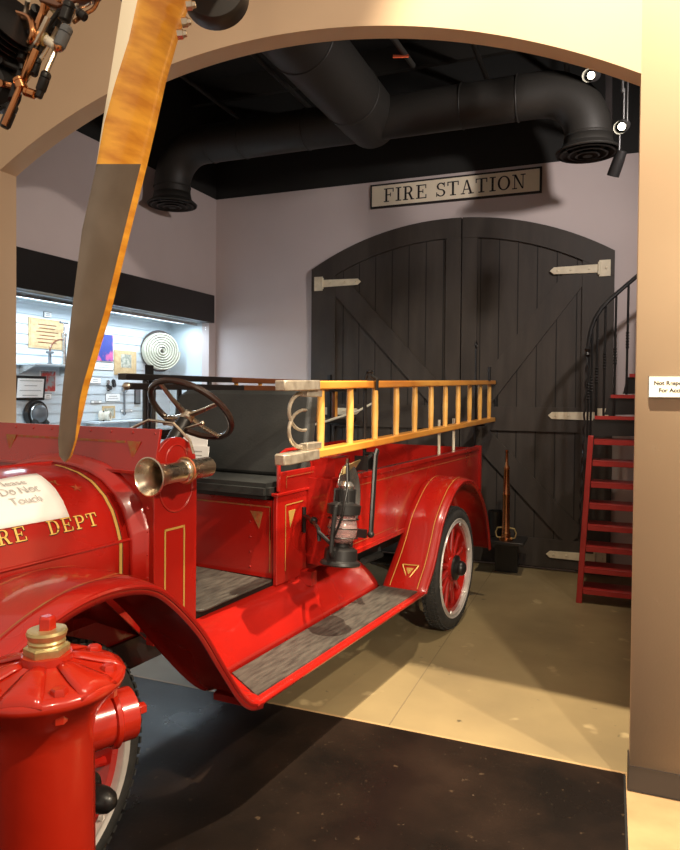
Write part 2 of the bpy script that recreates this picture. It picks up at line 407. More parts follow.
nt.links.new(tr.outputs[0], mxs.inputs[1]); nt.links.new(gl.outputs[0], mxs.inputs[2]); nt.links.new(mxs.outputs[0], out.inputs[0]); M['pane'] = gm
mb = MB().use('pane'); mb.box(XL-.045, XL-.040, C0+.002, C1-.002, CZ0+.001, CZ1-.001); mb.build('glass_pane', None, e)

FX = CXB+.001
def panel(name, y0, y1, z0, z1, fm, im, label, cat, group=None, t=.008, brd=.012, tilt=0, draw=None):
    e = empty(name, label, cat, (FX, (y0+y1)/2, z0), 0, group)
    if tilt: e.rotation_euler = (0, tilt, 0)
    w = (y1-y0)/2; h = z1-z0
    mb = MB().use(fm); mb.box(0, t, -w, w, 0, h); mb.build('backing', None, e)
    mb = MB().use(im); mb.box(t-.001, t+.002, -w+brd, w-brd, brd, h-brd); mb.build('print', None, e)
    if draw: draw(e, w, h, t+.0022)
    return e
def lines(e, w, h, x, n=5, m='inkdark', top=.8, bot=.2):
    mb = MB().use(m)
    for i in range(n):
        z = h*(top-(top-bot)*i/max(1,n-1)); ww = w*random.uniform(.4,.75)
        mb.box(x-.0005, x+.0006, -ww, ww, z-.0035, z+.0035)
    mb.build('writing', None, e)
panel('old_poster', 3.93, 4.29, 1.77, 2.0, 'tanp', 'tanp', 'yellowed printed poster behind the stirrup pump in display case', 'poster', draw=lambda e,w,h,x: lines(e,w,h,x,6,'wooddark'))
grp = 'small white caption cards in the display case'
for k, (a,b,c,d,l) in enumerate(((4.08,4.16,2.015,2.06,'small white caption card above the yellowed poster'),(4.08,4.16,1.375,1.42,'small black-edged caption card beneath the red truck photograph'),
        (4.58,4.72,1.505,1.56,'caption card to the left of the badge cluster'),(4.78,4.97,1.35,1.42,'wide white caption card below the badge cluster'),(4.60,4.73,1.335,1.36,'thin caption strip above the brass coupling'),
        (4.98,5.14,1.25,1.275,'caption strip at the foot of the grey wrench'),(4.62,4.88,1.625,1.69,'pale caption card beneath the blue poster'))):
    panel('caption_card', a, b, c, d, 'black' if k < 2 else 'grey', 'paper', l, 'card', grp, .004, .003, draw=lambda e,w,h,x: lines(e,w,h,x,2,'ink',.65,.35))
panel('truck_photograph', 4.04, 4.20, 1.43, 1.60, 'paper', 'redphoto', 'small photograph of a red truck under the glass shelf', 'photograph', brd=.006)
panel('framed_certificate', 3.78, 4.07, 1.37, 1.555, 'black', 'paper', 'black framed white certificate above the dark mask', 'certificate', t=.02, brd=.02, tilt=.1, draw=lambda e,w,h,x: lines(e,w,h,x,4,'ink'))
panel('blue_poster', 4.60, 4.87, 1.70, 1.94, 'paper', 'blueprint', 'blue poster with pink figures beside the coiled hose', 'poster', brd=.004)
panel('framed_print', 4.89, 5.19, 1.59, 1.81, 'tanp', 'tanp', 'tan mounted print with small grey picture left of coiled hose', 'picture', draw=lambda e,w,h,x: (MB().use('greyphoto').box(x-.0005,x+.001,-w*.45,w*.5,h*.3,h*.85)).build('picture', None, e))
panel('tan_certificate', 4.74, 4.90, 1.20, 1.31, 'tanp', 'greyphoto', 'small tan picture standing on the lower glass shelf', 'picture', brd=.02)
panel('dark_plaque', 5.17, 5.25, 1.32, 1.49, 'black', 'grey', 'dark upright plaque beside the white hose nozzle', 'plaque', brd=.012)
def shelf(y0, y1, z, label):
    e = empty('glass_shelf', label, 'shelf', (FX, (y0+y1)/2, z), 0); w = (y1-y0)/2
    MB().use('slat').box(.0, .2, -w, w, 0, .012).build('shelf_board', None, e)
    for s in (-.8, .8): MB().use('chrome').prism([(0,w*s-.004,0),(.16,w*s-.004,0),(0,w*s-.004,-.07)], (0,1,0), .008).build('bracket', None, e)
shelf(3.80, 4.30, 1.632, 'pale shelf carrying the stirrup pump'); shelf(4.48, 5.18, 1.17, 'lower pale shelf carrying the brass coupling')
# coiled hose
e = empty('coiled_hose', 'large white coiled fire hose hanging on slatted wall', 'hose', (FX+.10, 5.43, 1.83), radians(-22)); mb = MB().use('hosew')
path = []
for i in range(300):
    t = i/299; a = t*2*pi*7; r = .015+.165*t; path.append((.0, r*cos(a)*1.1, r*sin(a)))
P = [V(p) for p in path]
rows = []
for i, p in enumerate(P):
    t = (P[min(i+1,299)]-P[max(i-1,0)]).normalized(); nrm = V((1,0,0)).cross(t)
    rows.append([p + nrm*.0098*cos(q) + V((1,0,0))*.05*max(-.8,min(.8,sin(q)))  for q in [2*pi*k/8 for k in range(8)]])
mb.grid(rows, True, True).build('hose_coil', None, e)
MB().use('outline').lathe((-.02,0,0),(1,0,0),[(.2,0),(.2,.004)],32).build('gap_shade_disc', None, e)  # dark disc added so the gaps between hose turns look shaded
MB().use('black').tube([(-.059,.0,.03),(.07,0,.03)], .006).build('peg', None, e)
# badges
e = empty('badge_board', 'cluster of black and silver badges on slatted wall', 'badges', (FX, 4.875, 1.43))
for i in range(9):
    y = random.uniform(-.08,.08); z = .02+random.uniform(0,.10)
    MB().use(random.choice(['black','black','chrome'])).lathe((0,y,z),(1,0,0),[(.0,0),(.022,.001),(.02,.008+.001*i),(0,.01+.001*i)],7).build('badge', None, e)
# wrench
e = empty('spanner_wrench', 'long grey spanner wrench hung right of the badge cluster', 'wrench', (FX, 5.02, 1.25))
mb = MB().use('grey'); mb.tube([(.012,0,0),(.012,0,.18)], .009); mb.ring((.012,0,.21),(1,0,0),.028,.010,18,6,-2.6,2.6); mb.build('shaft', None, e)
MB().use('grey').ring((.012,0,-.01),(1,0,0),.014,.006,16,6).build('eye', None, e)
# coupling on lower shelf
e = empty('hose_coupling', 'round pale hose coupling lying on the lower shelf', 'coupling', (FX+.08, 4.69, 1.228))
mb = MB().use('ceramic'); mb.lathe((0,0,0),(.8,.3,0),[(.035,-.05),(.045,-.045),(.045,-.01),(.038,-.005),(.038,.02),(.043,.025),(.043,.045),(.030,.045),(.030,.0)],24); mb.build('body', None, e)
for k in range(3):
    a = k*2.1; MB().use('black').ball((.0,.0448*cos(a),.0448*sin(a)),.008,6).build('lug', None, e)
# white nozzle with red top
e = empty('playpipe_nozzle', 'tall white nozzle with bright red tip beside steering wheel', 'nozzle', (FX+.09, 5.30, 1.0))
mb = MB().use('hosew'); mb.lathe((0,0,0),(0,0,1),[(.07,-.048),(.07,.0),(.062,.05),(.058,.25),(.035,.38),(.034,.40)],20); mb.build('pipe', None, e)
mb = MB().use('tag'); mb.lathe((0,0,.40),(0,0,1),[(.040,0),(.048,.02),(.042,.07),(.03,.11),(.0,.112)],20); mb.build('tip', None, e)
# dark mask
e = empty('smoke_mask', 'dark glassy smoke mask hanging below the framed certificate', 'mask', (FX+.0, 3.97, 1.265))
MB().use('black').lathe((0,0,0),(1,0,0),[(.09,0),(.105,.02),(.10,.06),(.0,.07)],24).build('mask_body', None, e)
MB().use('grey').ball((.075,0,.0),.07,10,(.5,1,1)).build('visor', None, e)
MB().use('chrome').ring((.07,0,-.0),(1,0,0),.075,.006,24,6).build('visor_rim', None, e)
for s in (-.045,.045): MB().use('rubber').lathe((.06,s,-.05),(.7,s*3,-.5),[(.02,0),(.024,.03),(.02,.05),(0,.052)],12).build('filter', None, e)
# stirrup pump
e = empty('stirrup_pump', 'chrome hand pump with red hose standing on pale shelf', 'pump', (FX+.1, 4.19, 1.644))
MB().use('chrome').lathe((0,0,0),(0,0,1),[(.03,0),(.03,.01),(.017,.012),(.017,.22),(.022,.225),(.022,.25),(.006,.255),(.006,.33)],16).build('barrel', None, e)
MB().use('grey').tube([(0,-.04,.335),(0,.04,.335)], .009).build('handle', None, e)
MB().use('wooddark').tube([(0,-.015,.2)]+[(0,-.015-.13*sin(t*pi/2/6*1)-.0,.2-.10*(1-cos(t*pi/2/6))) for t in range(1,7)], .007).build('hose', None, e)
MB().use('grey').lathe((0,-.145,0),(0,0,1),[(.02,0),(.02,.01),(.012,.012),(.012,.08),(.03,.085),(.03,.1),(0,.102)],14).build('piston', None, e)

# ------------------------------------------------------------------ ducts
def diffuser(x, y, z, mb2):
    mb2.lathe((x,y,z),(0,0,1),[(.20,.0),(.205,.012),(.16,.05),(.15,.1)],32,False)
    for r, dz in ((.165,-.004),(.115,-.010),(.065,-.016)): mb2.lathe((x,y,z+dz),(0,0,1),[(r,.0),(r+.012,.001),(r-.03,.035),(r-.036,.035)],32,False)
    mb2.lathe((x,y,z),(0,0,1),[(.03,-.018),(0.0,-.018)],20)
e = empty('air_duct', 'black round spiral duct running across the ceiling with two drop ends', 'duct', (0,0,0))
YD, ZD, RD = 4.8, 3.47, .15
path = []
for x, sgn in ((-3.44,-1),):
    pass
L = [(-3.44,YD,3.06),(-3.44,YD,3.17)]
for k in range(9):
    a = k/8*pi/2; L.append((-3.44+.3*(1-cos(a)), YD, 3.17+.3*sin(a)))
R = [(-.165,YD,3.10),(-.165,YD,3.17)]
for k in range(9):
    a = k/8*pi/2; R.append((-.165-.3*(1-cos(a)), YD, 3.17+.3*sin(a)))
mb = MB().use('duct'); mb.tube(L + R[::-1], RD, 28)
mb.build('duct_run', None, e)
for x in (-3.05,-2.75,-2.2,-1.0,-.62): MB().use('duct').ring((x,YD,ZD),(1,0,0),RD+.001,.006,32,6).build('seam_ring', None, e)
for x in (-3.44,-.165): MB().use('duct').ring((x,YD,3.15),(0,0,1),RD,.006,32,6).build('seam_ring', None, e)
mb = MB().use('duct'); diffuser(-3.44,YD,3.0,mb); mb.build('diffuser', None, e, solid=.003)
mb = MB().use('duct'); diffuser(-.165,YD,3.04,mb); mb.build('diffuser', None, e, solid=.003)
mb = MB().use('duct'); mb.lathe((-1.70,4.95,3.50),(0,-1,0),[(.0,0),(.16,.01),(.205,.05),(.21,.1),(.21,2.13)],32); mb.build('main_duct', None, e)
for y in (4.4,3.6): MB().use('duct').ring((-1.70,y,3.50),(0,1,0),.211,.006,32,6).build('seam_ring', None, e)
# sprinkler pipe with orange tag
e = empty('hanging_pipe', 'thin black overhead pipe with an orange tag on it', 'pipe', (0,0,0))
MB().use('duct').tube([(-1.32,3.0,3.62),(-1.25,4.4,3.62)], .018).build('pipe_run', None, e)
MB().use('tag').box(-.05,.05,-.003,.003,-.03,.03,Matrix.Translation((-1.275,4.2,3.595)) @ Matrix.Rotation(.3,4,'Z') @ Matrix.Rotation(-.9,4,'X')).build('tag', None, e)
# track spotlights (real lamps, heads aimed down into the bay)
def track_head(p, aim, label, glow=True):
    p = V(p); d = (V(aim)-p).normalized()
    e = empty('track_spotlight', label, 'spotlight', p, 0, 'ceiling track spotlights')
    MB().use('iron').lathe(-d*.09, d, [(0,0),(.03,.005),(.034,.05),(.036,.15),(.034,.15),(.032,.085)], 20, False).build('lamp_housing', None, e)
    MB().use('lampglow' if glow else 'black').lathe(d*.005, d, [(.020,0),(.0,.003)], 12).build('lamp_face', None, e)
    MB().use('iron').tube([-d*.04, -d*.04+V((0,0,.12)), V((0,0,.2))-d*.04], .008).build('stem', None, e)
    return e
track_head((-.125,4.0,3.20), (-.6,2.0,2.4), 'upper lit track spotlight near the arch top right')
track_head((.035,4.0,2.90), (-.35,2.0,2.0), 'lower lit track spotlight beside the right duct end')
track_head((.012,4.35,2.80), (-.5,4.9,1.4), 'unlit black track spotlight hanging lowest at right', False)
e = empty('lighting_track', 'black lighting track and drop rods at upper right', 'lighting track', (0,0,0))
MB().use('iron').box(-.02,.02,3.2,5.6,3.40,3.43,Matrix.Translation((-.04,0,0))).build('rail', None, e)
MB().use('iron').tube([(.035,4.0,3.08),(.035,4.0,3.40),(-.04,4.0,3.41)], .008).build('drop_rod', None, e)
MB().use('iron').tube([(-.04,4.9,3.43),(-.04,4.9,4.28)], .01).build('drop_rod', None, e)
MB().use('iron').tube([(-.04,3.4,3.43),(-.04,3.4,4.28)], .01).build('drop_rod', None, e)
MB().use('iron').tube([(.06,4.0,2.9),(.06,4.0,3.41),(-.04,4.0,3.41)], .006).build('drop_rod', None, e)

# ------------------------------------------------------------------ stair
e = empty('spiral_stair', 'steep stair with red treads and curved black iron railing', 'staircase', (0,4.98,0))
for sx in (0, .72):
    mb = MB().use('stairred'); mb.prism([(-.205+sx,0,0),(-.165+sx,0,0),(-.105+sx,0,1.165),(-.14+sx,0,1.165)], (0,1,0), .05); mb.build('stringer', None, e, bevel=.003)
for k in range(8):
    z = .105+.148*k; xo = -.19+.0065*k*1.3
    mb = MB().use('stairred'); mb.box(xo+.03, xo+.73, -.012+.0*k, .0, z-.035, z); mb.box(xo+.03, xo+.73, -.012, .20, z-.006, z+.001); mb.build('tread', None, e, bevel=.002)
for xo, z, y in ((-.10,1.29,.03),(.0,1.437,.10),(.12,1.585,.22)):
    mb = MB().use('stairred'); mb.box(xo, xo+.6, y-.0, y+.02, z-.012, z+.012); mb.build('tread', None, e)
    mb = MB().use('black'); mb.prism([(xo-.01,y+.02,z-.012),(xo+.6,y+.02,z-.012),(xo+.6,y+.02,z-.012-.10),(xo-.04,y+.02,z-.13)], (0,1,0), .18); mb.build('riser', None, e)
rail = [(-.150,.02,1.72),(-.148,.02,1.80),(-.135,.03,1.89),(-.112,.04,1.965),(-.07,.05,2.04),(-.01,.07,2.11),(.07,.10,2.185),(.16,.14,2.27),(.30,.22,2.37),(.48,.34,2.50)]
MB().use('iron').tube(rail, .014, 10).build('handrail', None, e)
bal = [(-.148,1.79,1.15),(-.128,1.90,1.15),(-.095,1.99,1.18),(-.045,2.07,1.30),(.022,2.135,1.30),(.10,2.21,1.45),(.20,2.30,1.6),(.30,2.37,1.6)]
for i, (x, zt, zb) in enumerate(bal):
    mb = MB().use('iron'); y = .03+.02*i
    mb.tube([(x,y,zb),(x+.004,y,zt)], .008, 8); zm = (zt+zb)/2
    for t in range(6): mb.lathe((x+.002,y,zm-.06+.02*t),(0,0,1),[(.008,0),(.013,.008),(.008,.016)],8,False)
    mb.build('baluster', None, e)
mb = MB().use('iron')
pts = [(-.155-.05*(1-z/1.7)*.9,.0+.006*sin(z*60),z) for z in [i*.02+.45 for i in range(65)]]
mb.tube([(p[0]+.004*cos(p[2]*60),p[1]-.02,p[2]) for p in pts], .007, 8); mb.lathe((-.152,-.01,1.70),(0,0,1),[(0,0),(.02,.02),(.012,.04),(.022,.06),(.0,.08)],12)
mb.build('newel', None, e)

# ------------------------------------------------------------------ copper extinguisher nozzle on a small stand
e = empty('display_stand', 'low black stand beneath the copper nozzle beside the doors', 'stand', (-.76,5.55,0))
MB().use('black').box(-.19,.15,-.16,.14,.265,.29).build('stand_top', None, e, bevel=.003)
MB().use('black').box(-.10,.08,.06,.13,.0,.265).build('column', None, e)
e = empty('black_bucket', 'dark canister behind the copper nozzle on the stand', 'canister', (-.86,5.61,.2905))
MB().use('black').lathe((0,0,0),(0,0,1),[(.045,0),(.055,.005),(.06,.20),(.063,.205),(.055,.205),(.05,.02),(0,.02)],20).build('canister_body', None, e)
e = empty('copper_nozzle', 'tall tapering copper fire nozzle standing on black stand', 'nozzle', (-.755,5.47,.2905))
MB().use('copper').lathe((0,0,0),(0,0,1),[(.055,0),(.055,.012),(.040,.02),(.034,.05),(.036,.06),(.031,.07),(.029,.35),(.032,.36),(.032,.37),(.027,.38),(.022,.56),(.025,.565),(.025,.575),(.014,.60),(.010,.69),(.013,.695),(.013,.715),(0,.716)],24).build('barrel', None, e)
for s in (-1,1): MB().use('brass').tube([(s*.03,0,.10),(s*.065,0,.095),(s*.08,0,.06),(s*.07,0,.02),(s*.04,0,.02)], .006).build('handle', None, e)

# ================================================================== FIRE TRUCK
TR = radians(-6.5)
truck = empty('fire_truck', 'antique red open fire truck with gold striping and wooden ladders', 'fire truck', (-.856,4.145,0), TR)
CV = -.79
def part(mb, name, label=None, parent=truck, **k):
    o = mb.build(name, None, parent, **k)
    if label: o['label'] = label
    return o
def rivet(mb, p, n, r=.006): mb.lathe(p, n, [(r,0),(r*.8,r*.5),(0,r*.7)], 8)

# wheels (axis +x is outboard)
WR = .374
def make_wheel(x, y, flip=1):
    f = flip
    mb = MB().use('red')
    mb.lathe((0,0,0),(1,0,0),[(.285,-.095),(.285,-.03),(.245,-.03),(.245,-.095),(.285,-.095)],48,False)
    mb.lathe((0,0,0),(1,0,0),[(.0,-.11),(.07,-.105),(.075,-.03),(.072,-.018),(0,-.016)],24)
    w = part(mb, 'wheel', 'red wooden-spoked wheel with black tyre')
    prof = []
    cx = -.062; hwid = .056
    for k in range(24):
        a = 2*pi*k/24; rr = .052
        prof.append((.322+ .052*cos(a)*1.0, cx + hwid*sin(a)))
    mb = MB().use('rubber'); mb.lathe((0,0,0),(1,0,0),prof+[prof[0]],72,False)
    for k in range(72):
        a = 2*pi*k/72
        for s, off in ((-.030,0),(-.006,.5),(.018,0),(.036,.5)):
            aa = a+off*2*pi/72; mxr = Matrix.Rotation(aa,4,'X')
            rr = .372 if abs(s) < .032 else .364
            mb.box(cx+s-.009,cx+s+.009,-.010,.010,rr-.004,rr+.003,mxr @ Matrix.Translation((0,0,0)) )
    part(mb, 'tire', 'black rubber tyre with block tread', w, smooth=50)
    mb = MB().use('rimwhite'); mb.lathe((0,0,0),(1,0,0),[(.300,-.015),(.303,-.010),(.300,-.006),(.292,-.012),(.284,-.016),(.281,-.008),(.276,-.008),(.274,-.018),(.274,-.03),(.30,-.03),(.300,-.015)],60,False)
    for k in range(6):
        a = 2*pi*k/6+.3; rivet(mb, (-.018,.268*sin(a),.268*cos(a)), (1,0,0), .012)
    part(mb, 'rim', 'silver painted rim', w)
    for k in range(12):
        a = 2*pi*(k+.5)/12; d = V((0,sin(a),cos(a))); mb = MB().use('red')
        mb.tube([V((-.060,0,0))+d*q for q in (.05,.09,.15,.22,.25)], [.022,.021,.016,.014,.017], 10); part(mb, 'spoke', None, w)
    mb = MB().use('black'); mb.lathe((-.02,0,0),(1,0,0),[(.078,0),(.076,.012),(.052,.018),(.042,.024),(.046,.034),(.045,.046),(.037,.058),(.020,.066),(0,.068)],28)
    for k in range(6):
        a = 2*pi*k/6; rivet(mb, (-.006,.052*sin(a),.052*cos(a)), (1,0,0), .008)
    part(mb, 'hub_cap', 'black domed hub cap', w)
    w.location = (x, y, WR)
    return w
w0 = make_wheel(0, 0)
def put_wheel(x, y, rz, lab=None):
    w = w0.copy(); col.objects.link(w); w.parent = truck; w.location = (x, y, WR); w.rotation_euler = (0,0,rz)
    for ch in [c for c in bpy.data.objects if c.parent == w0]:
        c = ch.copy(); col.objects.link(c); c.parent = w
        if y < -1 and c.name.startswith('hub_cap'): c.scale = (1.7,.74,.74); c.location.x += .115
    return w
fwh = put_wheel(-.212, -2.768, radians(5))
put_wheel(2*CV-0, 0, pi); put_wheel(2*CV+.212, -2.768, pi+radians(5))

# axles and chassis
mb = MB().use('black')
for s in (-.42, .34): mb.box(CV+s-.0, CV+s+.06, -3.2, .9, .50, .60)
part(mb, 'chassis_rail', 'black steel chassis')
mb = MB().use('black'); mb.tube([(2*CV+.05,0,WR),(-.05,0,WR)], .035); mb.ball((CV,0,WR),.12,10); part(mb, 'rear_axle')
mb = MB().use('black'); mb.box(2*CV+.31,-.31,-2.80,-2.735,WR-.02,WR+.03); part(mb, 'front_axle')
mb = MB().use('rubber'); mb.tube([(-.50,-.45,.50),(-.42,-.30,.49)], .05); mb.tube([(-.36,-.60,.50),(-.36,-.36,.49)], .02); part(mb, 'exhaust_pipe', 'dull steel pipe under the bed')
for v in (CV+.45, CV-.45):
    mb = MB().use('black')
    for k in range(5):
        pts = [(v, -.5+.06*k+ (1.0-.12*k)*t/10, .47-.02*k+.0*t - .10*(1-((t-5)/5)**2)*.9) for t in range(11)]
        mb.tube(pts, .028, 6, True, .3)
    part(mb, 'leaf_spring')

# hood: half profile (offset from centre, height)
HP = [(0,1.180),(.06,1.178),(.12,1.171),(.19,1.156),(.255,1.130),(.31,1.088),(.35,1.038),(.372,.985),(.384,.948),(.388,.942),(.388,.88),(.388,.70)]
def hood_profile(g=0, lift=0):
    a = [(CV+o*(1+g), z+lift*(1 if z > .93 else 0)) for o, z in HP]
    return [(2*CV-v, z) for v, z in a[::-1]][:-1] + a
U0, U1 = -3.35, -2.315
mb = MB().use('red')
mb.grid([[(v,u,z) for v,z in hood_profile()] for u in [U0+(U1-U0)*k/10 for k in range(11)]])
for u in (U0+.12, U1-.1): pass
hood = part(mb, 'hood', None, solid=.006, smooth=50)
# hinge line + crease bead
mb = MB().use('red')
for s in (1,-1): mb.tube([(CV+s*.3895,U0,.942),(CV+s*.3895,U1,.942)], .006, 8)
mb.tube([(CV,U0,1.182),(CV,U1,1.182)], .007, 8); part(mb, 'hinge_bead')
# cowl ring behind the hood
mb = MB().use('red'); mb.grid([[(CV+(v-CV)*s,u,z+dz*(1 if z > .9 else 0)) for v,z in hood_profile()] for u,s,dz in ((-2.325,1.005,.002),(-2.315,1.035,.012),(-2.27,1.06,.02),(-2.262,1.09,.03))])
part(mb, 'cowl_flange', None, solid=.005, smooth=50)
# hood yellow stripe
def hood_pt(s, off=.003):    # s: arc length from the crease up towards the ridge on the near side
    pts = [V((CV+o,0,z)) for o, z in HP][::-1]
    pts = [p for p in pts]
    # start at crease index
    i0 = next(i for i,p in enumerate(pts) if p.z >= .944)
    if s < 0: return V((CV+.388+off, 0, pts[i0].z+s))
    i = i0; a = pts[i]
    while i < len(pts)-1:
        seg = (pts[i+1]-pts[i]).length
        if s <= seg: break
        s -= seg; i += 1
    i = min(i, len(pts)-2); d = (pts[i+1]-pts[i]).normalized(); n = V((d.z,0,-d.x))
    if n.x < 0: n = -n
    return pts[i] + d*s + n*off
def on_hood(u, s, off=.003):
    p = hood_pt(s, off+.003); return V((p.x, u, p.z))
mb = MB().use('gold')
ss = [-.22+.02*k for k in range(33)]
mb.grid([[on_hood(-2.372,s,.0025) for s in ss],[on_hood(-2.360,s,.0025) for s in ss]])
mb.use('outline'); mb.grid([[on_hood(-2.360,s,.0022) for s in ss],[on_hood(-2.356,s,.0022) for s in ss]])
part(mb, 'hood_stripe', 'yellow pinstripe around the hood')
# FIRE DEPT lettering in gold with dark outline
th = .043
SPC, WID = .25, 1.10
WORDS = (('FIRE', -2.703-text_width('FIRE', th, SPC, WID)), ('DEPT', -2.437-text_width('DEPT', th, SPC, WID)))
def hood_map(x0, dx, dz, lift): return lambda x, y, t: on_hood(x0+x+dx, .062+y+dz, lift+t)
for wrd, x0 in WORDS:
    mb = MB().use('outline')
    for dx, dz in ((.0026,-.0026),(.002,.0),(-.0012,-.001)): lettering(mb, wrd, th, hood_map(x0,dx,dz,.0016), .0006, SPC, WID)
    part(mb, 'letter_shadow', 'dark outline of the gold letters')
for wrd, x0 in WORDS:
    mb = MB().use('goldbright'); lettering(mb, wrd, th, hood_map(x0,0,0,.0026), .0008, SPC, WID); part(mb, 'lettering', 'gold letters reading '+wrd)
mb = MB().use('goldfade'); x0b = -2.512
lettering(mb, 'Y', .033, lambda x,y,t: on_hood(x0b+x*.9, .235+y, .002+t), .0006)
for a in (0,72,144,216,288):
    c = (-2.445, .212); q = [(c[0]+.024*cos(radians(a)), c[1]+.020*sin(radians(a))),(c[0]+.006*cos(radians(a+36)), c[1]+.006*sin(radians(a+36))),(c[0],c[1]),(c[0]+.006*cos(radians(a-36)), c[1]+.006*sin(radians(a-36)))]
    mb.face([on_hood(u, s, .003) for u, s in q])
part(mb, 'flourish', 'small worn gold ornament above the lettering')
# radiator
mb = MB().use('black'); mb.box(CV-.29,CV+.29,U0-.05,U0-.01,.62,1.12); part(mb, 'radiator')
mb = MB().use('nickel'); pr = hood_profile(.03,.01)
mb.grid([[(v,u,z) for v,z in pr] for u in (U0-.08,U0-.0)]); part(mb, 'radiator_shell', None, solid=.02)

# dash panel facing forward
UD = -2.255
vL, vR = 2*CV+.35, -.345
mb = MB().use('red')
mb.box(vL, vR, UD-.010, UD, .70, 1.165)
mb.prism([(vL,UD,1.160),(vL,UD-.012,1.160),(vL,UD+.03-.012,1.315),(vL,UD+.03,1.315)], (1,0,0), vR-vL)
mb.box(vL-.004, vR+.004, UD-.022, UD+.002, 1.158, 1.170)
for k in range(9):
    v = vL+.02+(vR-vL-.04)*k/8; rivet(mb, (v,UD-.012+.028,1.300), (0,-1,0), .006)
for k in range(5): rivet(mb, (vR-.03,UD-.010,.80+.08*k), (0,-1,0), .007); rivet(mb, (vR-.11,UD-.010,.84+.08*k), (0,-1,0), .006)
for v in (-.45,-.62,-1.0,-1.13): rivet(mb, (v, UD-.0, 1.20), (0,-1,0), .007)
part(mb, 'dash_panel', None, bevel=.002)
mb = MB().use('goldfade')
for a, b in ((-.50,-1.08),):
    mb.box(b, a, UD+.0065, UD+.0085, 1.262, 1.270)
for v in (-.455,-1.12): mb.prism([(v-.032,UD+.0065,1.27),(v+.032,UD+.0065,1.27),(v,UD-.001,1.205)], (0,-1,0), .0015)
part(mb, 'dash_ornament', 'worn gold line and triangles')
# cowl side: tall red panel with rounded top facing outboard
def side_outline(v, g=0):
    ua, ub, uc = UD, -2.03, (UD-2.03)/2; r = (ub-ua)/2-g
    pts = [(v, ua+g, .56+g), (v, ub-g, .56+g)]
    pts += [(v, uc+r*cos(a), 1.165+ (r*1.05)*sin(a)) for a in [pi*k/16 for k in range(17)]]
    return pts
for v, d in ((-.375,.02),(2*CV+.355,.02)):
    mb = MB().use('red'); mb.prism(side_outline(v), (1,0,0), d)
    if v > -1:
        mb.ring((v+d,-2.142,1.10),(1,0,0),.085,.005,32,6); mb.ring((v+d,-2.142,1.20),(1,0,0),.055,.004,28,6); rivet(mb,(v+d,-2.055,1.085),(1,0,0),.012)
    part(mb, 'cowl_side', None, bevel=.003)
mb = MB().use('red'); mb.box(2*CV+.36, -.375, UD+.002, UD+.02, .56, .72); part(mb, 'toe_board')
mb = MB().use('gold'); x = -.3535
def stripe(mb, pts, w=.004, n=(1,0,0), lift=.0012):
    n = V(n)
    for a, b in zip(pts, pts[1:]):
        a = V(a); b = V(b); d = (b-a).normalized(); p = d.cross(n).normalized()*w; a2 = a-d*w; b2 = b+d*w
        mb.face([a2-p+n*lift, b2-p+n*lift, b2+p+n*lift, a2+p+n*lift])
stripe(mb, [(x-.0012,-2.20,.57),(x-.0012,-2.20,.955),(x-.0012,-2.10,.955),(x-.0012,-2.10,.57)])
part(mb, 'cowl_stripe', 'yellow pinstripe rectangle')
mb = MB().use('wooddark'); mb.box(-.40,-.38,-2.025,-2.01,.86,1.05); part(mb, 'door_post', 'thin varnished wood strip')

# floor of the cab
mb = MB().use('black'); mb.box(2*CV+.40, -.40, -2.03, -1.30, .57, .595); part(mb, 'cab_floor', 'black cab floor edge')
mb = MB().use('mat')
mb.prism([(-1.2,-2.02,.598),(-.42,-2.02,.598),(-.365,-1.97,.600),(-.355,-1.70,.607),(-.37,-1.50,.600),(-1.2,-1.46,.598)], (0,0,1), .010); part(mb, 'floor_mat', 'worn grey rubber floor mat', bevel=.003)

# seat box
SBF = -1.47; SBB = -1.21
mb = MB().use('red'); mb.box(2*CV+.38, -.385, SBF+.015, SBB, .60, .955); 
for k in range(5): rivet(mb, (-.52,SBF+.015,.64+.07*k), (0,-1,0), .006)
for k in range(6): rivet(mb, (-.42-.11*k,SBF+.015,.945), (0,-1,0), .005)
part(mb, 'seat_box', None, bevel=.003)
mb = MB().use('goldfade'); y = SBF+.0138
stripe(mb, [(-.41,y,.63),(-.41,y,.925),(-1.0,y,.925)], .0035, (0,-1,0)); mb.prism([(-.45,y-.001,.90),(-.52,y-.001,.90),(-.47,y-.001,.82)], (0,-1,0), .001)
part(mb, 'seat_box_stripe', 'worn gold pinstripe and corner ornament')
mb = MB().use('red'); mb.box(-.385,-.365, SBF, SBB+.0, .575, .985); part(mb, 'seat_side_panel', None, bevel=.003)
mb = MB().use('gold'); x = -.364
stripe(mb, [(x,-1.40,.63),(x,-1.40,.93),(x,-1.25,.93)], .0025); mb.prism([(x,-1.375,.90),(x,-1.315,.90),(x,-1.36,.82)], (1,0,0), .0012)
part(mb, 'seat_side_stripe', 'gold pinstripe and corner ornament')
mb = MB().use('red'); mb.box(-.375,-.362, SBF+.02, -1.10, .99, 1.085); mb.box(-.39,-.355,SBF-.01,-1.0,.978,.992); part(mb, 'arm_panel', None, bevel=.003)
mb = MB().use('goldfade'); stripe(mb, [(-.3605,-1.40,1.01),(-.3605,-1.40,1.06),(-1.16,-1.16,1.06)][0:2]+[(-.3605,-1.16,1.06)], .002); part(mb, 'arm_stripe')
mb = MB().use('red'); mb.tube([(-.37,SBF+.02,1.0),(-.37,SBF+.02,1.13),(-.37,SBF+.035,1.165),(-.37,SBF+.08,1.18),(-.37,-1.28,1.18),(-.37,-1.20,1.16),(-.37,-1.17,1.10),(-.37,-1.17,1.02)], .010, 8); part(mb, 'arm_rail', 'red tubular arm rail')
